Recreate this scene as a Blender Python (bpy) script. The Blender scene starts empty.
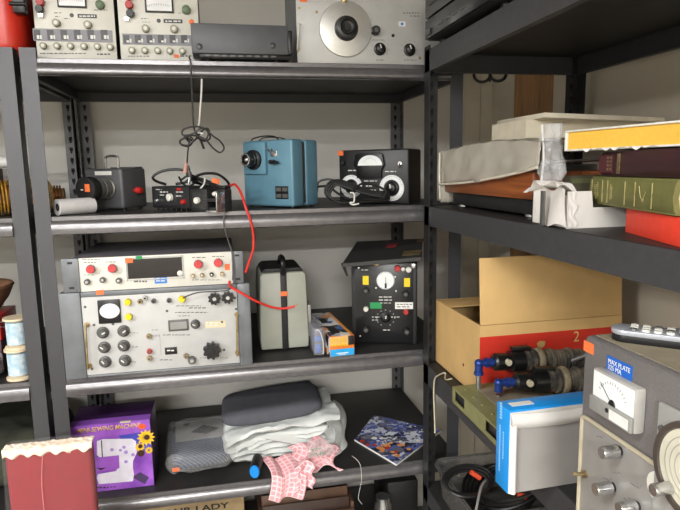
import bpy, bmesh, math, random
from mathutils import Vector, Matrix, noise
random.seed(7)
D = bpy.data
COL = bpy.context.scene.collection
PI = math.pi
V = Vector

# ------------------------------------------------------------------ camera (solved from the shelving edges)
F = 581.2343
CP = V((-0.729, -1.6898, 1.5474))
YAW, PITCH, ROLL = 0.2, -0.1492, -0.018
_f = V((math.sin(YAW)*math.cos(PITCH), math.cos(YAW)*math.cos(PITCH), math.sin(PITCH)))
_r = V((math.cos(YAW), -math.sin(YAW), 0)); _u = _r.cross(_f)
CR = _r*math.cos(ROLL)+_u*math.sin(ROLL); CU = -_r*math.sin(ROLL)+_u*math.cos(ROLL); CF = _f
def ray(p): return CF + CR*((p[0]-340)/F) + CU*((255-p[1])/F)
def hit(p, ax, val):
    """measure the point of the photograph that lies on the world plane ax = val"""
    d = ray(p); t = (val-CP[ax])/d[ax]; return CP + d*t
def hx(p, v): return hit(p, 0, v)
def hy(p, v): return hit(p, 1, v)
def hz(p, v): return hit(p, 2, v)
def mpp(pt): return (V(pt)-CP).dot(CF)/F      # metres per pixel at a point

# shelf heights (tops)
A1, A2, A3, A4, A5 = 1.842, 1.429, 0.972, 0.597, 0.16
B1, B2, B3, B4, B5 = 1.8735, 1.4292, 0.943, 0.54, 0.12
WALL_Y, WALL_X = 0.665, 0.42

# ------------------------------------------------------------------ materials
def lin(c):
    return tuple(((v/255/12.92) if v/255 <= 0.04045 else ((v/255+0.055)/1.055)**2.4) for v in c)+(1,)
_M = {}
def mat(name, rgb, rough=0.5, metal=0.0, var=0.06, scale=30, bump=0.0, bscale=200, alpha=None, trans=0, coat=0, rgb2=None, spec=None):
    if name in _M: return _M[name]
    m = D.materials.new(name); m.use_nodes = True; nt = m.node_tree; N = nt.nodes; L = nt.links
    b = N['Principled BSDF']; tc = N.new('ShaderNodeTexCoord')
    no = N.new('ShaderNodeTexNoise'); no.inputs['Scale'].default_value = scale; no.inputs['Detail'].default_value = 5
    L.new(tc.outputs['Object'], no.inputs['Vector'])
    rp = N.new('ShaderNodeValToRGB'); c = lin(rgb)
    c2 = lin(rgb2) if rgb2 else tuple(max(0, x*(1-var*2)) for x in c[:3])+(1,)
    rp.color_ramp.elements[0].position = .35; rp.color_ramp.elements[1].position = .65
    rp.color_ramp.elements[0].color = c2; rp.color_ramp.elements[1].color = c
    L.new(no.outputs['Fac'], rp.inputs['Fac']); L.new(rp.outputs['Color'], b.inputs['Base Color'])
    b.inputs['Roughness'].default_value = rough; b.inputs['Metallic'].default_value = metal
    if spec is not None: b.inputs['Specular IOR Level'].default_value = spec
    if coat: b.inputs['Coat Weight'].default_value = coat; b.inputs['Coat Roughness'].default_value = .1
    if trans: b.inputs['Transmission Weight'].default_value = trans; b.inputs['IOR'].default_value = 1.2
    if alpha is not None: b.inputs['Alpha'].default_value = alpha
    if bump:
        n2 = N.new('ShaderNodeTexNoise'); n2.inputs['Scale'].default_value = bscale; n2.inputs['Detail'].default_value = 3
        L.new(tc.outputs['Object'], n2.inputs['Vector'])
        bp = N.new('ShaderNodeBump'); bp.inputs['Strength'].default_value = bump; bp.inputs['Distance'].default_value = .002
        L.new(n2.outputs['Fac'], bp.inputs['Height']); L.new(bp.outputs['Normal'], b.inputs['Normal'])
    _M[name] = m; return m
def new_mat(name):
    m = D.materials.new(name); m.use_nodes = True; _M[name] = m
    return m, m.node_tree.nodes, m.node_tree.links, m.node_tree.nodes['Principled BSDF']

POST = mat('hammered grey paint', (80,80,83), .36, .4, .10, 400, .25, 900)
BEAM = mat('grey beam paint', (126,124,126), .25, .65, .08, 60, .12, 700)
BEAMB = mat('charcoal beam paint', (66,66,68), .5, .15, .08, 60, .15, 700)
BPOST = mat('black post paint', (44,44,45), .45, .1, .1, 200, .15, 800)
REARP = mat('rear post grey', (104,103,104), .45, .2, .1, 200, .15, 600)
SLOTBACK = mat('slot shadow black', (16,16,16), .8)
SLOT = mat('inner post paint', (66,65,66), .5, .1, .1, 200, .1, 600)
BOARD = mat('dark shelf board', (44,42,41), .55, 0, .15, 14, .12, 300)
WHITE = mat('white paint', (232,231,226), .5)
CREAM = mat('cream instrument enamel', (220,218,208), .42, 0, .05, 20)
ALU = mat('pale grey panel enamel', (184,183,179), .4, .1, .05, 18)
PANELW = mat('off white panel enamel', (192,192,190), .42, 0, .05, 16)
CASEG = mat('blue grey case enamel', (118,122,126), .4, .1, .12, 14, .05)
BLACK = mat('black plastic', (22,22,23), .35)
BLACKM = mat('matt black crackle', (30,30,31), .55, 0, .15, 60, .3, 500)
DGREY = mat('dark grey enamel', (84,85,88), .45, .1, .06, 30, .1, 500)
CHROME = mat('worn chrome', (205,205,205), .22, .9, .1, 40)
BRASS = mat('aged brass', (190,168,124), .35, .8, .2, 60)
COPPER = mat('copper wire enamel', (184,112,52), .3, .8, .2, 90)
GOLD = mat('golden wire enamel', (236,184,70), .35, .3, .3, 90)
RED = mat('red plastic', (186,42,38), .35)
REDK = mat('coral red knob cap', (214,66,70), .4)
YEL = mat('yellow tape', (244,214,20), .5)
ORANGE = mat('orange price sticker', (246,120,62), .6)
GREEN = mat('green tape', (28,150,84), .5)
BLUEST = mat('blue sticker', (40,128,214), .5)
INK = mat('printed ink', (92,92,90), .6)
INKD = mat('black ink', (30,30,30), .6)
BEIGEK = mat('khaki knob', (158,157,134), .4)
GREYK = mat('grey knob', (92,92,90), .35, .1)
GREENK = mat('green grey knob', (96,116,84), .4)
WHITEK = mat('white knob cap', (226,224,214), .35)
BLUEC = mat('light blue enamel', (98,140,160), .42, .1, .06, 20, .05)
GLASSD = mat('dark display window', (34,26,26), .12, 0, .2, 60)
METERW = mat('white meter face', (238,240,240), .3)
SCREEN = mat('grey window', (150,150,146), .2)
RUBBER = mat('black cable rubber', (20,20,20), .42)
REDW = mat('red silicone wire', (214,52,44), .35)
GWIRE = mat('grey wire', (86,84,84), .4)
WWIRE = mat('white cord', (222,220,214), .5)
CARD = mat('brown cardboard', (214,176,116), .75, 0, .05, 12, .05, 200)
CARDD = mat('cardboard inside', (196,158,100), .8, 0, .05, 14)
CARDRED = mat('red printed cardboard', (208,48,30), .6, 0, .06, 14)
KHAKI = mat('olive drab paint', (138,138,92), .5, .05, .10, 24, .1)
OLDT = mat('dusty top', (150,140,118), .7, 0, .15, 20, .1)
VMG = mat('warm grey hammertone', (124,120,119), .38, .3, .08, 300, .2, 700)
VMP = mat('light grey front plate', (150,148,144), .4, .2, .06, 30)
WCARD = mat('white carton', (226,222,216), .7, 0, .04, 20, .08, 60)
GCARD = mat('grey carton inside', (162,158,154), .75, 0, .03, 8)
BLUEB = mat('bright blue carton', (30,146,226), .4, 0, .04, 10)
TAN = mat('pale tan paint', (196,188,162), .5)
def plastic_film(name, rgb, alpha, rough=.1, bscale=80, bump=1.0):
    return mat(name, rgb, rough, 0, .05, 20, bump, bscale, alpha=alpha)
FILM = plastic_film('clear plastic film', (235,235,235), .2)
WRAP = plastic_film('thin wrap film', (240,240,240), .04, .08)
FOG = plastic_film('milky plastic cover', (212,206,192), .5, .16, 24, .8)
BIN = plastic_film('smoky clear plastic', (120,118,114), .38, .1, 10, .1)

# ------------------------------------------------------------------ mesh builder
class MB:
    def __init__(s): s.bm = bmesh.new(); s.mi = 0; s.M = Matrix.Identity(4)
    def _done(s, faces):
        for f in faces: f.material_index = s.mi
    def v(s, p): return s.bm.verts.new(s.M @ V(p))
    def face(s, pts):
        f = s.bm.faces.new([s.v(p) for p in pts]); s._done([f]); return f
    def box(s, x0, x1, y0, y1, z0, z1, bev=0, seg=2):
        if x0 > x1: x0, x1 = x1, x0
        if y0 > y1: y0, y1 = y1, y0
        if z0 > z1: z0, z1 = z1, z0
        c = [s.v(p) for p in ((x0,y0,z0),(x1,y0,z0),(x1,y1,z0),(x0,y1,z0),(x0,y0,z1),(x1,y0,z1),(x1,y1,z1),(x0,y1,z1))]
        fs = [s.bm.faces.new([c[i] for i in q]) for q in ((3,2,1,0),(4,5,6,7),(0,1,5,4),(1,2,6,5),(2,3,7,6),(3,0,4,7))]
        s._done(fs)
        if bev > 0:
            es = list({e for f in fs for e in f.edges})
            r = bmesh.ops.bevel(s.bm, geom=es, offset=min(bev, .49*min(x1-x0, y1-y0, z1-z0)), segments=seg, affect='EDGES', profile=.5)
            s._done(r['faces'])
        return s
    def prism(s, poly, a0, a1, plane='xz', bev=0):
        """poly in plane, extruded along the remaining axis from a0 to a1"""
        def P(p, a):
            return {'xz': (p[0], a, p[1]), 'xy': (p[0], p[1], a), 'yz': (a, p[0], p[1])}[plane]
        A = [s.v(P(p, a0)) for p in poly]; B = [s.v(P(p, a1)) for p in poly]
        n = len(poly); fs = [s.bm.faces.new(A[::-1]), s.bm.faces.new(B)]
        for i in range(n): fs.append(s.bm.faces.new((A[i], A[(i+1) % n], B[(i+1) % n], B[i])))
        s._done(fs); bmesh.ops.recalc_face_normals(s.bm, faces=fs)
        if bev:
            es = list({e for f in fs for e in f.edges})
            r = bmesh.ops.bevel(s.bm, geom=es, offset=bev, segments=2, affect='EDGES', profile=.5); s._done(r['faces'])
        return s
    def lathe(s, c, ax, prof, seg=24, caps=True):
        """prof: (radius, height along ax)"""
        ax = V(ax).normalized(); c = V(c)
        t = V((0,0,1)) if abs(ax.z) < .9 else V((1,0,0)); u = ax.cross(t).normalized(); w = ax.cross(u)
        rings = []
        for r, h in prof:
            rings.append([s.v(c+ax*h+(u*math.cos(2*PI*k/seg)+w*math.sin(2*PI*k/seg))*r) for k in range(seg)])
        fs = []
        for a, b in zip(rings, rings[1:]):
            for k in range(seg): fs.append(s.bm.faces.new((a[k], a[(k+1) % seg], b[(k+1) % seg], b[k])))
        if caps: fs.append(s.bm.faces.new(rings[0][::-1])); fs.append(s.bm.faces.new(rings[-1]))
        s._done(fs); bmesh.ops.recalc_face_normals(s.bm, faces=fs) if caps else None
        return s
    def cyl(s, p0, p1, r, r1=None, seg=20):
        p0, p1 = V(p0), V(p1); d = p1-p0
        return s.lathe(p0, d, [(r, 0), (r if r1 is None else r1, d.length)], seg)
    def ball(s, c, r, seg=14, sc=(1,1,1)):
        n = 8; c = V(c)
        prev = s.M; s.M = prev @ Matrix.Translation(c) @ Matrix.Diagonal((*sc, 1))
        s.lathe((0,0,-r), (0,0,1), [(max(1e-4, r*math.sin(PI*k/n)), r-r*math.cos(PI*k/n)) for k in range(n+1)], seg)
        s.M = prev; return s
    def tube(s, pts, r, seg=8, smooth=True, closed=False, sub=6):
        pts = [V(p) for p in pts]
        if smooth and len(pts) > 2:
            q = []; n = len(pts); rng = range(n) if closed else range(n-1)
            for i in rng:
                if closed: a, b, c, d = pts[i-1], pts[i], pts[(i+1) % n], pts[(i+2) % n]
                else: a = pts[i-1] if i else pts[0]*2-pts[1]; b = pts[i]; c = pts[i+1]; d = pts[i+2] if i+2 < n else pts[-1]*2-pts[-2]
                for k in range(sub):
                    t = k/sub
                    q.append(.5*((2*b)+(c-a)*t+(2*a-5*b+4*c-d)*t*t+(3*b-a-3*c+d)*t*t*t))
            if not closed: q.append(pts[-1])
            pts = q
        n = len(pts); rings = []; up = None
        for i, p in enumerate(pts):
            if closed: t = (pts[(i+1) % n]-pts[i-1])
            else: t = pts[min(i+1, n-1)]-pts[max(i-1, 0)]
            if t.length < 1e-9: t = V((0,0,1))
            t.normalize()
            if up is None: up = t.orthogonal().normalized()
            up = (up-t*up.dot(t))
            up = up.normalized() if up.length > 1e-6 else t.orthogonal().normalized()
            w = t.cross(up)
            rings.append([s.v(p+(up*math.cos(2*PI*k/seg)+w*math.sin(2*PI*k/seg))*r) for k in range(seg)])
        fs = []; m = n if closed else n-1
        for i in range(m):
            a, b = rings[i], rings[(i+1) % n]
            for k in range(seg): fs.append(s.bm.faces.new((a[k], a[(k+1) % seg], b[(k+1) % seg], b[k])))
        if not closed: fs.append(s.bm.faces.new(rings[0][::-1])); fs.append(s.bm.faces.new(rings[-1]))
        s._done(fs); return s
    def surf(s, fn, nu, nv, thick=0):
        g = [[fn(i/nu, j/nv) for j in range(nv+1)] for i in range(nu+1)]
        vs = [[s.v(p) for p in row] for row in g]; fs = []
        for i in range(nu):
            for j in range(nv): fs.append(s.bm.faces.new((vs[i][j], vs[i+1][j], vs[i+1][j+1], vs[i][j+1])))
        s._done(fs)
        if thick:
            s.bm.normal_update()
            r = bmesh.ops.solidify(s.bm, geom=fs, thickness=thick); s._done([e for e in r['geom'] if isinstance(e, bmesh.types.BMFace)])
        return s
    def build(s, name, mats, parent=None, smooth=True, angle=35, loc=None, rz=0):
        if not isinstance(mats, (list, tuple)): mats = [mats]
        me = D.meshes.new(name); s.bm.normal_update(); s.bm.to_mesh(me); s.bm.free()
        for m in mats: me.materials.append(m)
        if smooth:
            me.polygons.foreach_set('use_smooth', [True]*len(me.polygons)); me.set_sharp_from_angle(angle=math.radians(angle))
        o = D.objects.new(name, me); COL.objects.link(o)
        if parent: o.parent = parent
        if loc is not None: o.location = loc
        o.rotation_euler = (0, 0, rz)
        return o

def tag(o, label=None, cat=None, group=None, kind=None):
    if label: o['label'] = label
    if cat: o['category'] = cat
    if group: o['group'] = group
    if kind: o['kind'] = kind
    return o
def empty(name, loc=(0,0,0), rz=0):
    o = D.objects.new(name, None); COL.objects.link(o); o.location = loc; o.rotation_euler = (0,0,rz); o.empty_display_size = .02
    return o
def text_mesh(string, width, height, m, parent, x, y, z, face='front', name='lettering', ext=.0003, shear=0, bold=0, rot=0, spacing=1):
    """lettering lying on a local face; x,z = left/bottom corner"""
    cu = D.curves.new('lettering', 'FONT'); cu.body = string; cu.size = 1; cu.extrude = 0; cu.shear = shear; cu.offset = bold
    cu.resolution_u = 3; cu.space_character = spacing; cu.space_line = .85
    ob = D.objects.new('lettering', cu); COL.objects.link(ob)
    bpy.context.view_layer.update()
    me = D.meshes.new_from_object(ob.evaluated_get(bpy.context.evaluated_depsgraph_get()))
    D.objects.remove(ob); D.curves.remove(cu)
    xs = [v.co.x for v in me.vertices]; ys = [v.co.y for v in me.vertices]
    x0, x1, y0, y1 = min(xs), max(xs), min(ys), max(ys)
    for v in me.vertices:
        a = (v.co.x-x0)/(x1-x0)*width; b = (v.co.y-y0)/(y1-y0)*height
        if face == 'front': v.co = (a, 0, b)
        elif face == 'top': v.co = (a, b, 0)
    bm = bmesh.new(); bm.from_mesh(me)
    d = V((0,-ext,0)) if face == 'front' else V((0,0,ext))
    r = bmesh.ops.extrude_face_region(bm, geom=bm.faces[:])
    bmesh.ops.translate(bm, vec=d, verts=[e for e in r['geom'] if isinstance(e, bmesh.types.BMVert)])
    bm.to_mesh(me); bm.free()
    me.materials.clear(); me.materials.append(m)
    o = D.objects.new(name, me); COL.objects.link(o); o.parent = parent; o.location = (x, y, z)
    if face == 'front': o.rotation_euler = (0, rot, 0)
    else: o.rotation_euler = (0, 0, rot)
    return o

class Thing:
    """an Empty at the front left bottom corner; local X runs along the front, Y to the back, Z up"""
    def __init__(s, name, label, cat, bl=None, br=None, z=0, y=None, x=None, o=None, a=0, w=None, group=None):
        if o is None:
            if y is not None: P, Q = hy(bl, y), hy(br, y)
            elif x is not None: P, Q = hx(bl, x), hx(br, x)
            else: P, Q = hz(bl, z), hz(br, z)
            o = V((P.x, P.y, z)); a = math.atan2(Q.y-P.y, Q.x-P.x); w = math.hypot(Q.x-P.x, Q.y-P.y)
        s.o = V(o); s.a = a; s.w = w
        s.X = V((math.cos(a), math.sin(a), 0)); s.Y = V((-math.sin(a), math.cos(a), 0))
        s.e = empty(name, s.o, a); tag(s.e, label, cat, group)
    def uw(s, px, py, off=0):
        d = ray((px, py)); t = (s.o+s.Y*off-CP).dot(s.Y)/d.dot(s.Y); q = CP+d*t-s.o
        return q.dot(s.X), q.z
    def r(s, px, py, rp, off=0):
        u, w = s.uw(px, py, off); return rp*mpp(s.o+s.X*u+s.Y*off+V((0,0,w)))
    def part(s, name, mb, mats, label=None, **k):
        o = mb.build(name, mats, s.e, **k)
        if label: o['label'] = label
        return o
    def knob(s, px, py, rp, m=BLACK, ln=None, style='skirt', off=0, tip=WHITEK, name='knob', ang=None, label=None):
        u, w = s.uw(px, py, off-.006); r = s.r(px, py, rp); ln = ln or r*1.6
        b = MB(); ax = (0,-1,0); c = (u, off, w)
        if style == 'skirt':
            b.lathe(c, ax, [(r, 0), (r, .15*ln), (r*.85, .25*ln), (r*.72, .3*ln), (r*.66, .9*ln), (r*.5, ln), (.0001, ln)], 20)
            b.mi = 1; an = random.uniform(-1.5, 1.5) if ang is None else ang
            b.M = Matrix.Translation((u, off-ln, w)) @ Matrix.Rotation(an, 4, 'Y')
            b.box(-r*.09, r*.09, -.0008, .0005, 0, r*.6)
        elif style == 'plain':
            b.lathe(c, ax, [(r*.5, 0), (r*.5, .2*ln), (r, .2*ln), (r*.92, .93*ln), (r*.8, ln), (.0001, ln)], 18)
            b.mi = 1; b.lathe((u, off-ln, w), ax, [(r*.5, -.0002), (r*.45, .0006), (.0001, .0007)], 14)
        elif style == 'flute':
            prof = []
            n = 9
            pts = []
            for k in range(n*6):
                t = 2*PI*k/(n*6); rr = r*(.9+.13*math.cos(n*t)); pts.append((u+rr*math.cos(t), w+rr*math.sin(t)))
            b.prism(pts, off-.25*ln, off-ln, 'xz')
            b.lathe(c, ax, [(r*.7, 0), (r*.7, ln*.3)], 18)
            b.mi = 1; b.lathe((u, off-ln, w), ax, [(r*.35, 0), (r*.3, .001), (.0001, .001)], 14)
        elif style == 'cyl':
            b.lathe(c, ax, [(r*.7, 0), (r*.7, ln*.3), (r, ln*.3), (r, .95*ln), (r*.93, ln), (.0001, ln)], 22)
            b.mi = 1
            b.box(u-r*.06, u+r*.06, off-ln-.0006, off-ln, w, w+r*.85)
        return s.part(name, b, [m, tip], label)
    def rect(s, name, px0, py0, px1, py1, m, th=.0012, off=0, bev=0, label=None, y1=None):
        u0, w1 = s.uw(px0, py0, off); u1, w0 = s.uw(px1, py1, off)
        b = MB(); b.box(u0, u1, off-th, off if y1 is None else y1, w0, w1, bev); return s.part(name, b, m, label)
    def disc(s, name, px, py, rp, m, th=.002, off=0, label=None, seg=32, sz=1):
        u, w = s.uw(px, py, off); r = s.r(px, py, rp)
        b = MB(); b.lathe((u, off, w), (0,-1,0), [(r, 0), (r, th*.8), (r*.96, th), (.0001, th)], seg); return s.part(name, b, m, label)
    def marks(s, segs, m=INK, off=0, name='printed_marking'):
        """tiny printed dashes, one mesh: (px0,px1,py,height)"""
        b = MB()
        for (a, c, y, h) in segs:
            x = a
            while x < c:
                wd = min(random.uniform(1.6, 4.5), c-x)
                u0, w = s.uw(x, y, off); u1, _ = s.uw(x+wd, y, off); hh = s.r(x, y, h)
                b.box(u0, u1, off-.0004, off, w-hh/2, w+hh/2); x += wd+random.uniform(.7, 1.4)
        return s.part(name, b, m)
    def screws(s, pts, rp=1.3, m=GREYK, off=0):
        for p in pts:
            u, w = s.uw(*p, off); r = s.r(*p, rp)
            b = MB(); b.lathe((u, off, w), (0,-1,0), [(r, 0), (r*.8, .0012), (.0001, .0015)], 10); s.part('screw', b, m)

# ================================================================== the room
def struct(name, mb, m, **k): return tag(mb.build(name, m, None, smooth=False, **k), kind='structure')
WM = mat('painted back wall', (214,211,203), .7, 0, .03, 3, .05, 80)
WR = mat('painted right wall', (204,194,176), .7, 0, .03, 3, .05, 80)
b = MB(); b.box(-6, WALL_X+.1, WALL_Y, WALL_Y+.1, 0, 2.52); struct('wall_back', b, WM)
b = MB(); b.box(WALL_X, WALL_X+.1, -7, WALL_Y, 0, 2.52); struct('wall_right', b, WR)
b = MB(); b.box(-6.1, -6, -7, WALL_Y+.1, 0, 2.52); struct('wall_left', b, WM)
b = MB(); b.box(-6.1, WALL_X+.1, -7.1, -7, 0, 2.52); struct('wall_front', b, WM)
b = MB(); b.box(-6.1, WALL_X+.1, -7.1, WALL_Y+.1, 2.52, 2.62); struct('ceiling', b, mat('white ceiling', (205,204,200), .8))
fm, N, L, bs = new_mat('grey floor tiles')
tc = N.new('ShaderNodeTexCoord'); br = N.new('ShaderNodeTexBrick'); br.inputs['Scale'].default_value = 1; br.offset = 0
br.inputs['Brick Width'].default_value = .3; br.inputs['Row Height'].default_value = .3; br.inputs['Mortar Size'].default_value = .003
br.inputs['Color1'].default_value = lin((112,106,98)); br.inputs['Color2'].default_value = lin((104,98,90)); br.inputs['Mortar'].default_value = lin((80,75,70))
L.new(tc.outputs['Object'], br.inputs['Vector']); L.new(br.outputs['Color'], bs.inputs['Base Color']); bs.inputs['Roughness'].default_value = .5
b = MB(); b.box(-6.1, WALL_X+.1, -7.1, WALL_Y+.1, -.1, 0); struct('floor', b, fm)
# vertical boards in the corner: pale planks on the back wall, brown planks on the side wall
PLANKP = mat('pale painted plank', (220,212,194), .6, 0, .06, 8)
def wood(name, c1, c2, rough=.45, axis='Z', sc=1.0):
    m, N, L, bs = new_mat(name); tc = N.new('ShaderNodeTexCoord'); mp = N.new('ShaderNodeMapping')
    s_ = {'Z': (14, 14, 1.2), 'X': (1.2, 14, 14), 'Y': (14, 1.2, 14)}[axis]
    mp.inputs['Scale'].default_value = tuple(v*sc for v in s_)
    w = N.new('ShaderNodeTexNoise'); w.inputs['Scale'].default_value = 3; w.inputs['Detail'].default_value = 6; w.inputs['Distortion'].default_value = 1.2
    rp = N.new('ShaderNodeValToRGB'); rp.color_ramp.elements[0].color = lin(c1); rp.color_ramp.elements[1].color = lin(c2)
    rp.color_ramp.elements[0].position = .3; rp.color_ramp.elements[1].position = .7
    L.new(tc.outputs['Object'], mp.inputs['Vector']); L.new(mp.outputs['Vector'], w.inputs['Vector']); L.new(w.outputs['Fac'], rp.inputs['Fac'])
    L.new(rp.outputs['Color'], bs.inputs['Base Color']); bs.inputs['Roughness'].default_value = rough; return m
WOODW = wood('brown wall plank', (140,100,62), (186,142,96))
WOODT = wood('reddish veneer', (98,48,20), (152,86,42), .35, 'X')
xs = [.293, .363, .4195]
for i in range(2):
    b = MB(); b.box(xs[i]+.0015, xs[i+1]-.0015, WALL_Y-.006, WALL_Y-.0002, 0, 2.519, .001); struct('trim_%d' % (i+1), b, PLANKP)
ys = [(.047, .192, PLANKP), (.195, .317, WOODW), (.320, .468, WOODW), (.471, .656, PLANKP)]
for i, (a, c, m) in enumerate(ys):
    b = MB(); b.box(WALL_X-.004, WALL_X-.0002, a, c, 0, 2.519, .001); struct('trim_%d' % (i+3), b, m)

# ================================================================== shelving
def flange(b, o, u, n, z0, z1, slots=True, w=.04, t=.0025, first=0.02):
    """strip of width w along u with thickness t along n"""
    o, u, n = V(o), V(u), V(n)
    def bx(a0, a1, h0, h1):
        P = [o+u*a+n*d for a, d in ((a0, 0), (a1, 0), (a1, t), (a0, t))]
        A = [b.v((p.x, p.y, h0)) for p in P]; B = [b.v((p.x, p.y, h1)) for p in P]
        fs = [b.bm.faces.new(A[::-1]), b.bm.faces.new(B)]+[b.bm.faces.new((A[i], A[(i+1) % 4], B[(i+1) % 4], B[i])) for i in range(4)]
        b._done(fs); bmesh.ops.recalc_face_normals(b.bm, faces=fs)
    if not slots: bx(0, w, z0, z1); return
    b.mi = 1
    oo = o; o = o-n*(t+.0004); bx(.010, .032, z0, z1); o = oo; b.mi = 0
    bx(0, .015, z0, z1); bx(.027, w, z0, z1); z = z0; k = z0+first
    while k+.022 < z1:
        bx(.015, .027, z, k); bx(.015, .018, k, k+.008); bx(.024, .027, k, k+.008); z = k+.022; k += .038
    bx(.015, .027, z, z1)
def post(par, cx, cy, sx, sy, top, m, slots, name='post'):
    """L post with its corner at cx,cy, flanges running toward sx, sy"""
    b = MB()
    flange(b, (cx, cy, 0), (sx, 0, 0), (0, sy, 0), 0, top, slots)
    flange(b, (cx, cy+sy*.0025, 0), (0, sy, 0), (sx, 0, 0), 0, top, slots and m is REARP)
    return b.build(name, [m, SLOTBACK], par, smooth=False)
def beamx(par, x0, x1, y, ztop, h, m, sy=1, round_=True, name='beam'):
    b = MB()
    if round_: poly = [(0,0), (.0,-.0105), (-.004,-.0135), (-.0075,-.018), (-.0098,-.024), (-.011,-.030), (-.0113,-.035), (-.0095,-h+.003), (-.004,-h+.0005), (.004,-h), (.014,-h), (.014,-h+.003), (.006,-h+.004), (.006,-.004), (.02,-.003), (.02,0)]
    else: poly = [(0,0), (0,-h), (.016,-h), (.016,-h+.003), (.003,-h+.003), (.003,-.003), (.02,-.003), (.02,0)]
    b.prism([(y+p[0]*sy, ztop+p[1]) for p in poly], x0, x1, 'yz', )
    return b.build(name, m, par, angle=50)
def beamy(par, y0, y1, x, ztop, h, m, sx=1, name='beam'):
    b = MB(); poly = [(0,0), (0,-h), (.016,-h), (.016,-h+.003), (.003,-h+.003), (.003,-.003), (.02,-.003), (.02,0)]
    b.prism([(x+p[0]*sx, ztop+p[1]) for p in poly], y0, y1, 'xz'); return b.build(name, m, par, smooth=False)
def rack(label, x0, x1, y0, y1, levels, hs, top, pm, bm_, front='y', frontmat=None, slotfront=False):
    e = empty('shelving_unit', ((x0+x1)/2, (y0+y1)/2, 0)); tag(e, label, 'shelving unit'); off = -V(e.location)
    kids = []
    kids.append(post(e, x0, y0, 1, 1, top, pm, slotfront)); kids.append(post(e, x1, y0, -1, 1, top, pm, slotfront))
    kids.append(post(e, x0, y1, 1, -1, top, REARP if front == 'y' else pm, True)); kids.append(post(e, x1, y1, -1, -1, top, REARP if front == 'y' else pm, True))
    for z, h in zip(levels, hs):
        t = .003
        if front == 'y':
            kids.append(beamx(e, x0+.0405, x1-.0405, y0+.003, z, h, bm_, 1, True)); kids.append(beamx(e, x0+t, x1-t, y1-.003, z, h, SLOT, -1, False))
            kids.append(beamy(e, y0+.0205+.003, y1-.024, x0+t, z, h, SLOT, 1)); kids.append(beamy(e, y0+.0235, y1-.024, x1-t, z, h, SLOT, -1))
        else:
            kids.append(beamy(e, y0+t, y1-t, x0+.0, z, h, bm_, 1)); kids.append(beamy(e, y0+t, y1-t, x1-t, z, h, bm_, -1))
            kids.append(beamx(e, x0+.024, x1-.024, y0+t, z, h, bm_, 1, False)); kids.append(beamx(e, x0+.024, x1-.024, y1-t, z, h, bm_, -1, False))
        b = MB(); b.box(x0+.0035, x1-.0035, y0+.0045, y1-.0045, z+.0002, z+.0012); b.box(x0+.025, x1-.025, y0+.025, y1-.025, z-.011, z+.0002)
        kids.append(b.build('shelf_board', BOARD, e, smooth=False))
    for k in kids: k.location = off
    return e
HB = .046
rack('grey steel shelving unit along the back wall holding most of the instruments', -1.22, 0, 0, .627, [A1,A2,A3,A4,A5], [.042,.05,.052,.046,.046], 1.868, POST, BEAM)
rack('grey steel shelving unit at the far left, cut off by the picture edge', -2.455, -1.235, 0, .627, [A1,A2,A3,A4,A5], [.042,.05,.052,.046,.046], 1.868, POST, BEAM)
rack('black steel shelving unit along the right wall holding books and cartons', -.133, .362, -1.25, -.03, [B1,B2,B3,B4,B5], [.06,.056,.062,.05,.05], 1.885, BPOST, BEAMB, front='x', slotfront=True)
E0 = .0013  # board skin thickness: things stand on it

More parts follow.
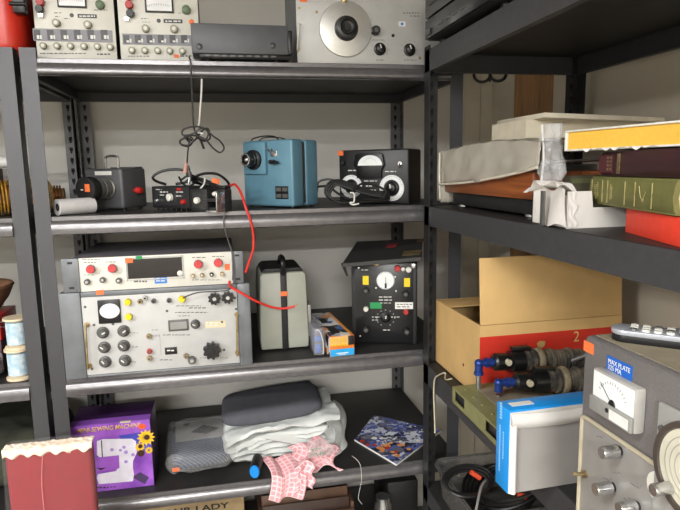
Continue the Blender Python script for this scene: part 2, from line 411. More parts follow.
# ================================================================== top shelf of the back unit
def psu(label, bl, br, shift, data):
    t = Thing('bench_power_supply', label, 'power supply', bl, br, z=A1+E0, y=.075, group='bench power supplies on the top shelf')
    w = t.w
    b = MB(); b.box(.002, w-.002, .003, .30, 0, .245, .004); t.part('case', b, DGREY)
    b = MB(); b.box(0, w, 0, .003, .0, .247, .001); t.part('front_panel', b, CREAM)
    t.rect('meter', *data['meter'], BLACK, .006, bev=.001); t.rect('meter_face', *data['face'], METERW, .0066)
    b = MB()
    fx0, fy0, fx1, fy1 = data['face']
    for k in range(13):
        px = fx0+3+(fx1-fx0-6)*k/12; u, z = t.uw(px, fy1-4.2-1.5*math.sin(PI*k/12), 0); b.box(u-.0004, u+.0004, -.0072, -.0066, z, z+.006)
    t.part('meter_scale', b, INK)
    for k, p in enumerate(data['binding']):
        m = [RED, RED, BLACK][k] if len(data['binding']) == 3 else [RED, BLACK][k]
        t.knob(*p, 4, m, .016, 'plain', name='binding_post', tip=m)
    u, z = t.uw(*data['lug']); b = MB(); b.cyl((u, 0, z), (u, -.012, z), .004, seg=8); b.box(u-.006, u+.006, -.010, -.008, z-.006, z+.003); t.part('ground_lug', b, CHROME)
    t.knob(*data['green'], 4.4, GREENK, .014, 'plain', tip=GREENK)
    t.disc('jack', *data['hole'], 2, BLACK, .001)
    t.rect('name_slot', *data['slot'], BLACK, .001)
    s0 = data['slot']; t.marks([(s0[0]+2, s0[2]-2, (s0[1]+s0[3])/2, 1.2)], WHITE, -.001)
    for p in data['knobs']: t.knob(*p, 3.9, BEIGEK, .014, 'plain', tip=WHITEK)
    sx0, sy0, sx1, sy1 = data['strip']; t.rect('switch_strip', sx0, sy0, sx1, sy1, mat('mid grey strip', (140,140,147), .5), .0015)
    n = data['n']
    for k in range(n):
        a = sx0+1+(sx1-sx0)*k/n; t.rect('digit_window', a, sy0+1.5, a+(sx1-sx0)/n*.55, sy1-2.5, BLACK, .0022)
        u0, z1 = t.uw(a+3.4, sy0+7); u1, z0 = t.uw(a+6.2, sy1-3.4)
        b = MB(); b.box(u0, u1, -.0028, -.0022, z0, z1); b.box(u1+.0015, u1+.006, -.0028, -.0022, z0, z0+.010); t.part('digit', b, WHITE)
    for p in data['low']: t.knob(*p, 3.4, BEIGEK, .012, 'plain', tip=WHITEK)
    t.marks(data['marks'], INK); return t
psu('cream bench power supply at the left end of the top shelf', (37.5,57.6), (117.3,56.6), 0, dict(
    meter=(55,-28,87,8.4), face=(57,-24,85.6,6.8), binding=[(40.3,2.2),(39.8,9.2)], lug=(41.5,15.5), green=(100,4.8), hole=(71.7,15.3), slot=(77.4,13.9,97,18.4),
    knobs=[(56.2,23),(87.8,24.8)], strip=(32.6,28.4,113,42.6), n=6, low=[(43.2,45.7),(56.9,45.9),(70.4,46),(83.8,46.2),(97.2,46.6),(110,47)],
    marks=[(40,86,53.4,.9),(97,110,54.2,1.4),(54,62,12.8,.7),(55,60,16.5,.7),(94,107,10,.7),(49,66,29.5,.5),(64,70,18.5,.7)]))
t = psu('cream bench power supply behind the dark grey box on the top shelf', (121,56.4), (200.3,55.4), 0, dict(
    meter=(143,-26,173.8,13.4), face=(145.2,-22,172.2,11.8), binding=[(128.6,-4),(129.2,5),(130.4,13.6)], lug=(127,19), green=(186.2,9.8), hole=(158.7,20.8), slot=(163.5,19,182.6,23.4),
    knobs=[(145.6,28.6),(174,29)], strip=(122.2,33.6,191.5,46), n=6, low=[(131.8,50.2),(144.7,50.4),(157.5,50.5),(169.6,50.8),(182.2,51)],
    marks=[(128,150,56.2,.8),(180,193,56,1.4),(141,148,18.5,.7),(142,150,22,.5),(178,192,13,.6)]))
t.rect('price_sticker', 174, 54.4, 179, 58, ORANGE, .0006)
t.disc('sticker_ring', 191.5, 22, 2.6, ORANGE, .001)

# dark grey box in front of it
t = Thing('video_switcher', 'dark grey metal box turned on its side in front of a cream power supply', 'electronic box', (192,54), (288.7,53.6), z=max(A1+E0+.0095, hy((240,54.0), -.035).z), y=-.035)
w = t.w; H = t.uw(240, 24)[1]; FZ = t.o.z-(A1+E0)
print('FZ', FZ)
b = MB(); b.box(0, w, 0, .098, 0, H, .004); t.part('cover', b, mat('slate enamel', (88,89,93), .45, .15, .05, 30, .12, 600))
b = MB(); b.box(.02, w+.006, .006, .092, -FZ+.004, .0005, .002); t.part('chassis', b, BLACK)
b = MB(); b.box(w-.001, w+.012, .004, .094, .002, H-.012, .003); t.part('end_panel', b, BLACK)
for u in (.04, w-.03):
    for yy in (.04, .08): b = MB(); b.cyl((u, yy, -FZ+.0002), (u, yy, -FZ+.006), .008, seg=12); t.part('foot', b, RUBBER)
for p in ((199.3,46.7),(272.6,45.8)):
    t.disc('screw_recess', *p, 3.2, BLACK, .0006); t.disc('screw', *p, 1.2, GREYK, .0016)
b = MB()
for k in range(9): b.box(.035+k*.022, .047+k*.022, .003, .007, -FZ+.006, -.002)
t.part('connector_row', b, GREYK)

# signal generator with big dial
t = Thing('signal_generator', 'grey signal generator with a large round tuning dial on the top shelf', 'signal generator', (297.5,62), (446,63), z=A1+E0, y=.012)
w = t.w
b = MB(); b.box(.004, w-.004, .004, .30, .003, .26, .004); t.part('case', b, CASEG)
b = MB(); b.box(0, w, 0, .004, .0, .262, .001); t.part('front_panel', b, ALU)
u, z = t.uw(345.2, 29.6); R = t.r(345, 30, 26.6)
SPUN, N_, L_, bs_ = new_mat('spun aluminium')
bs_.inputs['Metallic'].default_value = .85; bs_.inputs['Roughness'].default_value = .32; bs_.inputs['Base Color'].default_value = lin((205,204,200))
nz = N_.new('ShaderNodeTexNoise'); nz.inputs['Scale'].default_value = 50; rp_ = N_.new('ShaderNodeValToRGB'); rp_.color_ramp.elements[0].color = lin((180,180,176)); rp_.color_ramp.elements[1].color = lin((222,222,218))
L_.new(nz.outputs['Fac'], rp_.inputs['Fac']); L_.new(rp_.outputs['Color'], bs_.inputs['Base Color'])
b = MB(); b.lathe((u, 0, z), (0,-1,0), [(R*.9, 0), (R*.97, .002), (R, .004), (R, .006), (R*.985, .008), (R*.45, .013), (.0001, .013)], 64)
t.part('dial_plate', b, SPUN)
b = MB()
for k in range(60):
    an = 2*PI*k/60; b.M = Matrix.Translation((u, -.0085, z)) @ Matrix.Rotation(an, 4, 'Y') @ Matrix.Rotation(math.radians(-8), 4, 'X')
    b.box(-.0003, .0003, -.0012, .0006, R*.86, R*(.95 if k % 5 else .97))
t.part('dial_scale', b, INK)
r1 = t.r(345, 30, 12)
b = MB(); b.lathe((u, -.012, z), (0,-1,0), [(r1, 0), (r1, .006), (r1*.93, .012), (r1*.86, .022), (r1*.62, .024), (r1*.5, .020), (r1*.3, .019), (r1*.28, .022), (.0001, .022)], 40); t.part('dial_knob', b, BLACK)
t.knob(375.3, 30.8, 4.6, BLACK, .02, 'plain', tip=GREYK); t.knob(380.3, 48.8, 6.2, BLACK, .018, 'skirt'); t.knob(410, 49.6, 6.2, BLACK, .018, 'skirt')
b = MB()
for p in ((380.3,48.8),(410,49.6)):
    for k in range(9):
        an = math.radians(-130+k*32); q = t.uw(p[0]+9*math.sin(an), p[1]-9*math.cos(an)); b.lathe((q[0], 0, q[1]), (0,-1,0), [(.0011, 0), (.001, .0004), (.0001, .0004)], 6)
t.part('scale_dots', b, INKD)
t.rect('price_sticker', 299.5, -3, 307, 2.2, ORANGE, .0006); t.disc('jack', 393, 35.6, 1.6, BLACK, .002); t.rect('paper_label', 398.5, 21.2, 405.5, 26.6, WHITE, .0006)
t.disc('label_spot', 402, 24, 1.4, BLUEST, .001)
b = MB(); q = t.uw(344, 1); b.lathe((q[0], 0, q[1]), (0,-1,0), [(.009, 0), (.008, .012), (.003, .014), (.0001, .014)], 12); t.part('index_pointer', b, BRASS)
t.marks([(403,420,13,.8),(410,419,16,.8),(376,385,60,.7),(404,418,60,.7),(372,384,40,.6)], INK)
t.screws([(316.4,12),(299,8),(299,49),(420,58)], 1.5, BRASS)
b = MB(); q0 = t.uw(296.5, 50, -.012); q1 = t.uw(297.5, 23, -.012)
b.tube([(q0[0]+.006, 0, q0[1]), (q0[0]+.003, -.012, q0[1]+.008), (q1[0]+.004, -.012, q1[1]-.008), (q1[0]+.008, 0, q1[1])], .0028); t.part('side_handle', b, WHITEK, 'white plastic side handle')

# red tool case at the left end
t = Thing('tool_case', 'red rounded case with a black clasp at the left end of the top shelf', 'case', o=(-1.62,.05,A1+E0), a=0, w=.40)
b = MB(); b.box(0, .398, 0, .30, 0, .34, .045, 5); t.part('shell', b, mat('glossy red shell', (206,44,26), .3, 0, .05, 10))
u0, z0 = t.uw(21, 13, -.01)
b = MB(); b.box(u0-.02, u0+.012, -.012, .02, z0, z0+.06, .004); b.cyl((u0-.025, -.013, z0+.022), (u0+.015, -.013, z0+.022), .005); b.cyl((u0-.022, -.014, z0+.04), (u0+.012, -.014, z0+.04), .006); t.part('clasp', b, BLACK)
b = MB(); b.tube([(u0-.07+.05*math.cos(a/8*PI), -.0005, z0+.03+.012*math.sin(a/8*PI)) for a in range(9)], .0015, 6); t.part('embossed_line', b, ORANGE)

# ================================================================== second shelf
t = Thing('projection_viewer', 'grey metal box viewer with a protruding black lens and red side knob', 'viewer', (87,210.5), (124,211), z=A2+E0)
w = t.w; q = t.uw(105, 168.5); H = q[1]; Dp = .108
b = MB(); b.box(0, w, 0, Dp, .006, H, .008, 3); t.part('case', b, DGREY)
for x in (.015, w-.015):
    for y in (.02, Dp-.02): b = MB(); b.cyl((x, y, 0), (x, y, .008), .007, seg=12); t.part('foot', b, RUBBER)
t.rect('paper_label', 94.8, 171.4, 111.6, 175, WHITE, .0008)
u, z = t.uw(107.5, 188.5); r = t.r(107, 188, 11)
b = MB(); b.lathe((u, 0, z), (0,-1,0), [(r*1.0, -.001), (r*1.0, .005), (r*.9, .008), (r*.9, .03), (r*.82, .031), (r*.82, .036), (r*.9, .037), (r*.9, .045), (r*.8, .046), (r*.8, .06)], 36); t.part('lens_barrel', b, mat('ridged dark metal', (128,127,122), .35, .5, .2, 200, .5, 300))
b = MB(); b.lathe((u, -.06, z), (0,-1,0), [(r*1.08, 0), (r*1.12, .003), (r*1.12, .026), (r*1.06, .029), (.0001, .029)], 36); t.part('lens_cap', b, BLACKM)
b = MB(); b.box(u+.001, u+.019, -.0898, -.089, z-.006, z+.016); t.part('price_sticker', b, ORANGE)
b = MB(); b.box(u-.014, u-.006, -.0898, -.089, z-.002, z+.001); t.part('cap_mark', b, WHITE)
b = MB(); b.M = Matrix.Translation((w, Dp*.48, H*.47)); b.lathe((0,0,0), (1,0,0), [(.006, 0), (.006, .01), (.0105, .01), (.0105, .014), (.0085, .016), (.0085, .027), (.0001, .028)], 18); t.part('side_knob', b, RED, 'red knob on the side')
b = MB(); b.tube([(w*.26, Dp*.5, H-.002), (w*.26, Dp*.5, H+.026), (w*.28, Dp*.5, H+.035), (w*.42, Dp*.5, H+.038), (w*.58, Dp*.5, H+.035), (w*.60, Dp*.5, H+.026), (w*.60, Dp*.5, H-.002)], .004); t.part('carry_handle', b, CHROME)
b = MB(); b.box(w*.3, w*.95, Dp*.6, Dp*.95, H, H+.004, .001); t.part('top_plate', b, DGREY)

# paper roll
P0 = hy((57,208), .035); P0.z = A2+E0+.0226; P1 = hz((92,199), A2+E0+.0225)
b = MB(); d = (P1-P0); d = V((.30,.26,0)); Ln = .105; c = P0
b.lathe((0,0,0), d, [(.011, .001), (.0225, 0), (.0225, Ln), (.011, Ln-.001), (.011, .001)], 32, caps=False)
rl = b.build('paper_roll', mat('white paper roll', (214,212,212), .7, 0, .04, 40), loc=P0); tag(rl, 'white paper roll lying on the shelf left of the grey viewer', 'paper roll')
b = MB(); b.lathe((0,0,0), d, [(.0108, .0015), (.0095, .0015), (.0095, Ln-.002), (.0108, Ln-.002), (.0108, .0015)], 20, caps=False); b.build('cardboard_core', mat('dark core', (60,54,50), .8), rl)

# copper coils
def coil(b, c, ax, R, turns, pitch, r, seg=6):
    c = V(c); ax = V(ax).normalized(); u = ax.orthogonal().normalized(); w_ = ax.cross(u); n = turns*14
    b.tube([c+ax*(pitch*k/14)+(u*math.cos(2*PI*k/14)+w_*math.sin(2*PI*k/14))*R for k in range(n+1)], r, seg, smooth=False)
def coil_thing(label, o, a, Lc, R, disc, st, nm='wire_coil', md=COPPER, mc=COPPER):
    t = Thing(nm, label, 'coil', o=o, a=a, w=Lc, group='wire coils on the second shelf')
    b = MB(); coil(b, (0, 0, R+.003), (1,0,0), R, int(Lc/.0085), .0085, .002); t.part('winding', b, mc)
    b = MB(); b.cyl((-.006, 0, R+.003), (Lc+.006, 0, R+.003), R*.72, seg=18); t.part('former', b, mat('coil former', (120,84,48), .5))
    for x in disc:
        b = MB(); b.lathe((x, 0, R*1.4), (1,0,0), [(R*1.4, 0), (R*1.4, .004), (R*.5, .004), (R*.5, 0), (R*1.4, 0)], 32, caps=False); t.part('end_ring', b, md)
    if st:
        b = MB(); b.box(disc[0]-.001, disc[0], -.01, .006, R*2.2, R*2.2+.014); t.part('price_sticker', b, ORANGE)
    return t
q = hz((47,203), A2+E0)
coil_thing('small copper wire coil seen between the left posts and the grey viewer', (-1.335, .42, A2+E0), math.radians(8), .085, .036, [0.0], True)
# golden coils on the left unit
for k, (x, y, R, lab) in enumerate([(-1.40,.07,.048,'large golden wire coil at the picture edge on the left unit'), (-1.35,.24,.036,'golden wire coil standing behind the larger golden coil')]):
    coil_thing(lab, (x, y, A2+E0), math.radians(20 if k == 0 else -10), .095, R, [0.0, .055, .1], False, md=GOLD, mc=GOLD)
# white tube above
b = MB(); b.lathe((0,0,0), (1,.15,0), [(.018, 0), (.018, .3)], 24)
o = b.build('fluorescent_tube_cover', WHITE, loc=(-1.66,.42,A2+E0+.155)); tag(o, 'white plastic tube lying on a brown box on the left unit', 'tube')
b = MB(); b.box(0, .34, 0, .2, 0, .135, .004); b.mi = 1; b.box(.0, .34, -.001, 0, .04, .10)
o = b.build('cardboard_box', [mat('dark brown carton', (92,66,50), .7), mat('dull red print', (110,48,40), .6)], loc=(-1.80,.33,A2+E0)); tag(o, 'dark brown carton at the back of the left unit', 'box')

# small black radio supply
t = Thing('cb_power_supply', 'small black power supply with knobs under a tangle of cables', 'power supply', (152.6,207.6), (189.5,209.2), z=A2+E0+.007)
w = t.w; H = t.uw(170, 186.5)[1]
b = MB(); b.box(0, w, 0, .09, 0, H, .003); t.part('case', b, BLACKM)
t.rect('front_panel', 153.4, 187.2, 188.6, 206, mat('charcoal panel', (44,45,47), .4), .001)
for p, r, m in (((169.6,197.4),4,WHITEK),((157.2,200.6),2.6,CHROME),((183.4,201.8),2.6,RED)): t.knob(*p, r, m, .012, 'plain', tip=m)
t.marks([(160,168,192,1),(176,183,192,.8),(160,165,195,.8),(156,162,189.5,.6),(176,182,196,.8)], WHITE, -.001); t.rect('badge', 177, 188, 181.5, 190.4, RED, .0016)
for k in range(7): b = MB(); b.cyl((.02+k*(w-.04)/6, .006, -.0068), (.02+k*(w-.04)/6, .006, .001), .003, seg=8); t.part('terminal_pin', b, BLACK)
for k in range(2): b = MB(); b.cyl((.02+k*(w-.04), .09, -.0068), (.02+k*(w-.04), .09, .001), .003, seg=8); t.part('foot', b, BLACK)
t2 = Thing('radio_module', 'black electronic module with white knob and silver bracket beside the blue box', 'electronic box', o=t.o+t.X*(t.w+.004)+V((0,0,-.007)), a=t.a+.12, w=.105)
w = t2.w; H = t2.uw(205, 189)[1]
b = MB(); b.box(0, w*.62, 0, .06, 0, H, .003); b.box(w*.62, w, .03, .06, 0, H*.98, .003); b.box(w*.62, w*.95, .0, .03, H*.45, H*.6, .001); b.box(w*.62, w*.9, .004, .03, 0, H*.2, .001); t2.part('case', b, BLACKM)
b = MB(); b.box(w*.95, w*.99, -.004, .03, .0, H*.85, .001); b.box(w*.6, w*.95, -.004, .0, .0, H*.08, .0005); t2.part('bracket', b, CHROME, 'bare silver bracket')
b = MB(); b.ball((w*.82, .012, H*.78), .009, sc=(1.2,1,.8)); t2.part('lamp', b, WHITEK)
t2.rect('front_panel', 192.5, 192.5, 203.5, 207.6, mat('charcoal panel', (44,45,47), .4), .001); t2.knob(197, 200.5, 3.4, WHITEK, .012, 'plain', tip=WHITEK)
b = MB()
for k in range(5): b.box(w*.36, w*.58, -.0008, 0, H*(.15+k*.13), H*(.2+k*.13))
t2.part('vent', b, SLOT)
b = MB(); b.box(w*.66, w*1.0, .03, .058, H*.98, H*1.12, .003); t2.part('transformer', b, BLACK)

# blue projector box
t = Thing('stereo_projector', 'light blue metal box with a black lens on its upper left', 'projector', (244.6,205.5), (293.6,207), z=A2+E0+.005)
w = t.w; H = t.uw(268, 140)[1]; Dp = .052
b = MB(); b.box(0, w, 0, Dp, 0, H, .007, 3); t.part('front_housing', b, BLUEC)
b = MB(); b.box(.012, w-.004, Dp, Dp+.012, .01, H-.008); t.part('seam', b, SLOT)
b = MB(); b.box(.0, w, Dp+.012, Dp+.072, 0, H-.001, .007, 3); t.part('rear_housing', b, BLUEC)
u0, z1 = t.uw(243.5, 143.5, -.008); u1, z0 = t.uw(266.5, 174, -.008); b = MB(); b.box(u0, u1, -.012, -.0005, z0, z1, .002); t.part('lens_plate', b, BLUEC)
u, z = t.uw(252.5, 159.8, -.02); r = t.r(252, 160, 9.6)
b = MB(); b.lathe((u, -.012, z), (0,-1,0), [(r, 0), (r, .01), (r*.8, .012), (r*.8, .02), (r*.7, .021), (r*.7, .038), (r*.58, .039), (r*.5, .030), (.0001, .030)], 32); t.part('lens', b, BLACK)
b = MB(); b.lathe((u, -.0515, z), (0,-1,0), [(r*.62, 0), (r*.66, .001), (r*.5, .0015), (r*.48, 0), (r*.62, 0)], 32, caps=False); b.ball((u, -.043, z), r*.3); t.part('lens_rim', b, CHROME)
u, z = t.uw(274, 152.5); b = MB(); b.box(u-.014, u+.014, -.003, 0, z-.012, z+.006, .001); b.cyl((u-.009, -.003, z), (u-.009, -.02, z+.012), .0028, seg=10); b.cyl((u+.008, -.003, z), (u+.008, -.02, z+.008), .0028, seg=10); b.ball((u-.009, -.02, z+.012), .004); t.part('toggle_switch', b, CHROME)
u, z = t.uw(276.5, 162); b = MB(); b.cyl((u-.008, 0, z), (u-.008, -.02, z), .007, seg=14); b.cyl((u-.01, -.013, z+.001), (u+.016, -.013, z-.002), .0045, seg=12); t.part('pointer_knob', b, BLACK)
u0, z1 = t.uw(275.5, 186.2); u1, z0 = t.uw(288.6, 199.2)
b = MB(); b.box(u0, u1, -.0015, 0, z0, z1); b.mi = 1
for i in range(2):
    for j in range(2): b.box(u0+.003+(u1-u0)*.5*i, u0+(u1-u0)*.5*(i+1)-.002, -.002, -.0015, z0+.004+(z1-z0)*.5*j, z0+(z1-z0)*.5*(j+1)-.004)
t.part('spec_plate', b, [BLACK, GREYK])
b = MB(); b.tube([(.02, .02, H), (.03, .02, H+.008), (.06, .03, H+.014), (.10, .035, H+.012), (.125, .03, H)], .002); b.tube([(.05, .02, H+.0), (.07, .03, H+.01), (.11, .05, H+.008), (.12, .08, H)], .0018); t.part('top_wire', b, RUBBER)
for x in (.015, w-.015):
    for y in (.015, Dp+.055): b = MB(); b.cyl((x, y, -.0048), (x, y, .002), .006, seg=10); t.part('foot', b, RUBBER)
BL = t
# thick coiled cable between the blue box and black meter
S = t
b = MB()
s0 = S.o+S.X*S.w+S.Y*.05+V((0,0,S.uw(309,191)[1]))
cx, cy = -.30, .045
def P(px, py, y): return hy((px, py), y)
pts = [P(318,191,.10), P(322,190.5,.09), P(329,191,.075), P(340,199,.06), P(352,204,.045)]
b.tube(pts, .0036, 8)
b.cyl(P(309.5,191,.17), P(318,191,.10), .006, .0045, seg=10)
for k in range(4):
    j = k*1.7; dy_ = -.006*k
    b.tube([P(325+j,197+j*.6,.075+dy_), P(329+j,187+j*.8,.08+dy_), P(340,184.5+j,.075+dy_), P(356,190+j,.06+dy_), P(374,196+j*.8,.05+dy_), P(387,196+j,.045+dy_), P(388,202+j*.4,.05+dy_), P(374,204.5+j*.2,.05+dy_), P(352,205+j*.3,.055+dy_), P(334+j,205+j*.3,.06+dy_)], .0034, 8, closed=True)
b.tube([P(352,196,.03), P(362,188,.035), P(376,190,.03), P(386,196,.02), P(380,203,.02), P(364,204,.02)], .0034, 8)
b.tube([P(317,196,.10), P(319,186,.10), P(332,184,.09), P(345,193,.05)], .0034, 8)
cb = b.build('power_cable', RUBBER, loc=(0,0,.013)); tag(cb, 'thick black cable coiled between the blue box and black dial meter', 'cable')
b = MB(); b.tube([P(350,197,.03), P(354,198,.026), P(354,206,.024), P(350,207,.026), P(353,209,.02), P(359,208,.02)], .0025, 8); b.build('cable_tie', WWIRE, cb)

# black meter box with two dials
t = Thing('impedance_bridge', 'black instrument box with two white dial rings and a half round meter', 'meter', (339.5,203.6), (409,204.3), z=A2+E0)
w = t.w; H = t.uw(370, 149.5)[1]
b = MB(); b.box(0, w, 0, .13, 0, H, .006, 3); t.part('case', b, BLACKM)
b = MB(); b.box(.004, w-.004, -.0015, .001, .004, H-.004, .001); t.part('front_panel', b, mat('satin black panel', (34,34,35), .4))
t.rect('price_sticker', 338.2, 151, 343.6, 155.6, ORANGE, .003)
u0, z0 = t.uw(357, 178, 0); u1, z1 = t.uw(383.5, 152.5, 0)
b = MB(); pts = [(u0, z0), (u1, z0), (u1, z0+(z1-z0)*.42)]; cxm = (u0+u1)/2
b.prism([(u0+.005, z0), (u1-.005, z0), (u1-.004, z0+.025), (u1+.006, z0+.042), (u1, z1-.006), (u1-.012, z1), (u0+.012, z1), (u0, z1-.006), (u0-.006, z0+.042), (u0+.004, z0+.025)], -.001, -.014, 'xz', .001); t.part('meter_housing', b, BLACK)
u, z = t.uw(370, 165.5, -.014); rr = t.r(370, 160, 13)
b = MB(); b.prism([(u+rr*math.cos(k*PI/16), z+rr*.78*math.sin(k*PI/16)) for k in range(17)][::-1] if False else [(u+rr*math.cos(k*PI/16), z+rr*.78*math.sin(k*PI/16)) for k in range(17)], -.0138, -.0152, 'xz'); t.part('meter_face', b, METERW)
b = MB()
for k in range(3, 14): a_ = k*PI/16; b.M = Matrix.Translation((u, -.0155, z)) @ Matrix.Rotation(PI/2-a_, 4, 'Y'); b.box(-.0003, .0003, -.0002, .0004, rr*.52, rr*.6)
t.part('meter_scale', b, INK)
for p, rp in (((351.7,186.5),11.5), ((392,188),13)):
    u, z = t.uw(*p); R = t.r(*p, rp); b = MB()
    b.lathe((u, -.001, z), (0,-1,0), [(R, 0), (R, .003), (R*.97, .004), (R*.64, .004), (R*.64, 0), (R, 0)], 48, caps=False); t.part('dial_ring', b, METERW, 'white numbered dial ring')
    b = MB()
    for k in range(40):
        b.M = Matrix.Translation((u, -.0052, z)) @ Matrix.Rotation(2*PI*k/40, 4, 'Y'); b.box(-.0003, .0003, -.0002, .0004, R*.84, R*.94)
    t.part('dial_scale', b, INKD); t.knob(*p, rp*.52, BLACK, .022, 'skirt')
b = MB(); u, z = t.uw(400.5, 163.7); b.cyl((u, 0, z), (u, -.006, z), .007, seg=12); b.cyl((u, -.005, z), (u+.002, -.018, z-.01), .003, seg=8); t.part('toggle_switch', b, CHROME)
t.knob(343, 163, 2.4, BLACK, .014, 'plain', tip=BLACK); t.screws([(341,200),(405,200),(404,152),(395,161),(370,183)], 1.2)
t.marks([(364,377,181,.8),(366,372,186,1),(385,396,171.5,.9),(348,356,170.5,.9),(367,376,190,1),(365,373,194,1)], WHITE, -.0016)

# hanging cables from top shelf
def cable(name, pts, r, m, label, parent=None, **k):
    b = MB(); b.tube(pts, r, 8, **k); o = b.build(name, m, parent); 
    if label: tag(o, label, 'cable')
    return o
cable('hanging_cable', [P(189,57,-.042), P(190.5,62,-.05), P(191.5,80,-.045), P(192.5,105,-.03), P(194,128,-.02), P(199,137,-.012), P(206,139,-.015), P(208,132,-.02), P(200,127,-.025), P(191,127,-.02), P(183,130,-.015), P(183,135,-.01), P(192,134,-.02), P(203,128,-.02), P(213,136,-.02), P(220,141,-.015), P(224,148,-.01), P(220,152.5,-.008), P(213,148,-.012), P(206,140,-.015), P(197,136,-.01), P(189,136,0), P(181,140,0), P(181,144,.0), P(188,145,0), P(193,140,0), P(190,138,.0), P(188,150,.01), P(187,163,.03)], .0024, mat('dark grey cord', (52,50,50), .4), 'dark thin cable knotted below the top shelf beam')
cable('white_cord', [P(201.8,79,.012), P(201.3,95,.008), P(200,112,.0), P(199,124,-.004), P(197,131,-.008), P(203,134,-.01)], .0026, WWIRE, 'short white cord hanging from under the top shelf')
b = MB(); b.tube([P(196,133,0), P(200,139,0), P(204,149,0)], .0034, 8); b.tube([P(180,141,.02), P(186,138,.02), P(192,141,.02), P(189,146,.02), P(182,145,.02)], .0028, 8, closed=True); b.tube([P(184,136,.025), P(190,142,.022), P(196,139,.02), P(202,131,.018), P(208,129,.02), P(210,138,.02), P(204,141,.02), P(196,137,.025)], .0025, 8)
o = b.build('knotted_cable', RUBBER); tag(o, 'black knot of cable and plug hanging mid air above the cable tangle', 'cable')
# clip and tangle over the small supply
b = MB(); b.cyl(P(187,160,.03), P(185,172,.05), .003, .006, seg=10); b.mi = 1; b.cyl(P(188,166,.03), P(190,176,.05), .004, .006, seg=10)
o = b.build('alligator_clip', [mat('pale pink rubber', (210,160,144), .5), CHROME]); tag(o, 'pink and silver clip on the end of the hanging cable', 'clip')
ty = .12
b = MB()
b.tube([P(166,184.5,ty+.02), P(156,181,ty+.01), P(153,177,ty), P(160,172,ty), P(172,169.5,ty), P(184,170.5,ty), P(190,176,ty), P(186,182,ty-.01), P(176,184,ty)], .004, 8)
b.tube([P(196,176,ty), P(205,173.5,ty), P(217,174,ty), P(226,180,ty-.02), P(229,186,ty-.04), P(222,188,ty-.03), P(206,184,ty-.03), P(196,180,ty-.02), P(188,175,ty)], .004, 8)
for k in range(6):
    b.tube([P(185+k*1.5,172+k*2,ty-.01*k), P(196+k,177+k*1.5,ty-.02), P(208,181+k*1.6,ty-.03), P(220,186.5+k*.9,ty-.045), P(228,186+k*.6,ty-.05)], .0034, 8)
b.tube([P(179,177,ty), P(183,184,ty-.02), P(190,186,ty-.03), P(196,180,ty-.03), P(188,176,ty), P(181,180,ty)], .003, 8)
o = b.build('cable_tangle', RUBBER); tag(o, 'tangle of black cables heaped on the small black power supply', 'cable')
b = MB(); b.tube([P(205,178,.07), P(204,184,.06), P(200,189,.055), P(198,190,.06)], .0025, 8); b.build('cable_tie', WWIRE, o)
b = MB(); b.M = Matrix.Translation(P(215.8,181,.05)) @ Matrix.Rotation(.3, 4, 'Y'); b.box(-.011, .011, -.003, .003, -.007, .007, .001); b.build('orange_tag', ORANGE, o)
b = MB(); b.cyl(P(190,172,.08), P(189,184,.07), .0055, .004, seg=10); b.build('silver_plug', CHROME, o)
cable('test_lead', [P(230,186,.05), P(235,184.5,.03), P(241,193,.0), P(246,208,-.025), P(251,222,-.03), P(253.5,236,-.03), P(253,250,-.03), P(249,262,-.026), P(246,271,-.02), P(244.5,272,-.02)], .0036, REDW, 'red test lead hanging from the second shelf behind the rack')
cable('signal_wire', [P(229,211,-.006), P(224.5,214,-.03), P(224,225,-.03), P(228,240,-.022), P(231.8,252,-.022), P(233,265,-.022), P(232.5,280,-.022)], .0018, GWIRE, 'thin grey wire hanging down in front of the cream counter')

# ================================================================== third shelf
RK = Thing('oscilloscope_chassis', 'large grey rack instrument with round screen and many knobs on the third shelf', 'test instrument', (66.5,382.5), (253,366.6), z=A3+E0, y=-.006)
t = RK; w = t.w; H = t.uw(150, 288.5)[1]
b = MB(); b.box(.012, w-.012, .03, .42, .004, H-.01, .006); t.part('case', b, CASEG)
# bezel frame
u0, z1 = t.uw(80.6, 298); u1, z0 = t.uw(240, 362.5)
zt = .5*(t.uw(80,297)[1]+t.uw(238,285)[1]); zt -= .006; zb = .5*(t.uw(86,376)[1]+t.uw(241,362.5)[1])
b = MB(); b.box(0, u0, -.004, .03, 0, H, .004); t.part('side_rail', b, CASEG); b = MB(); b.box(u1, w, -.004, .03, 0, H, .004); t.part('side_rail', b, CASEG)
b = MB(); b.box(u0, u1, -.002, .03, zt, H, .003); t.part('top_rail', b, CASEG); b = MB(); b.box(u0, u1, -.002, .03, 0, zb, .003); t.part('bottom_rail', b, CASEG)
b = MB(); b.box(u0+.0005, u1-.0005, .0, .03, zb+.0005, zt-.0005, .001); t.part('front_panel', b, PANELW)
t.rect('crt_bezel', 97.3, 300.2, 121.6, 322.2, BLACK, .006, bev=.002)
u, z = t.uw(109.7, 311, -.006); r = t.r(110, 311, 9); b = MB(); b.M = Matrix.Translation((u, -.006, z)) @ Matrix.Diagonal((1.05, 1, .84, 1)); b.lathe((0,0,0), (0,-1,0), [(r, 0), (r, .001), (r*.8, .0025), (.0001, .003)], 32); t.part('crt_screen', b, METERW)
for p in ((127.8,302),(128.8,316.8),(181.9,299)): t.knob(*p, 3.4, YEL, .014, 'plain', tip=YEL, name='binding_post', label='yellow binding post')
for p, m in (((140,301.5),BRASS),((153.5,301),GREYK),((169,300.5),GREYK),((145.2,298),CHROME)): t.knob(*p, 2.5, m, .012, 'plain', tip=BLACK, name='connector')
for p in ((214.4,298.2),(227.8,297)): t.knob(*p, 6.2, BLACK, .02, 'flute', tip=CHROME)
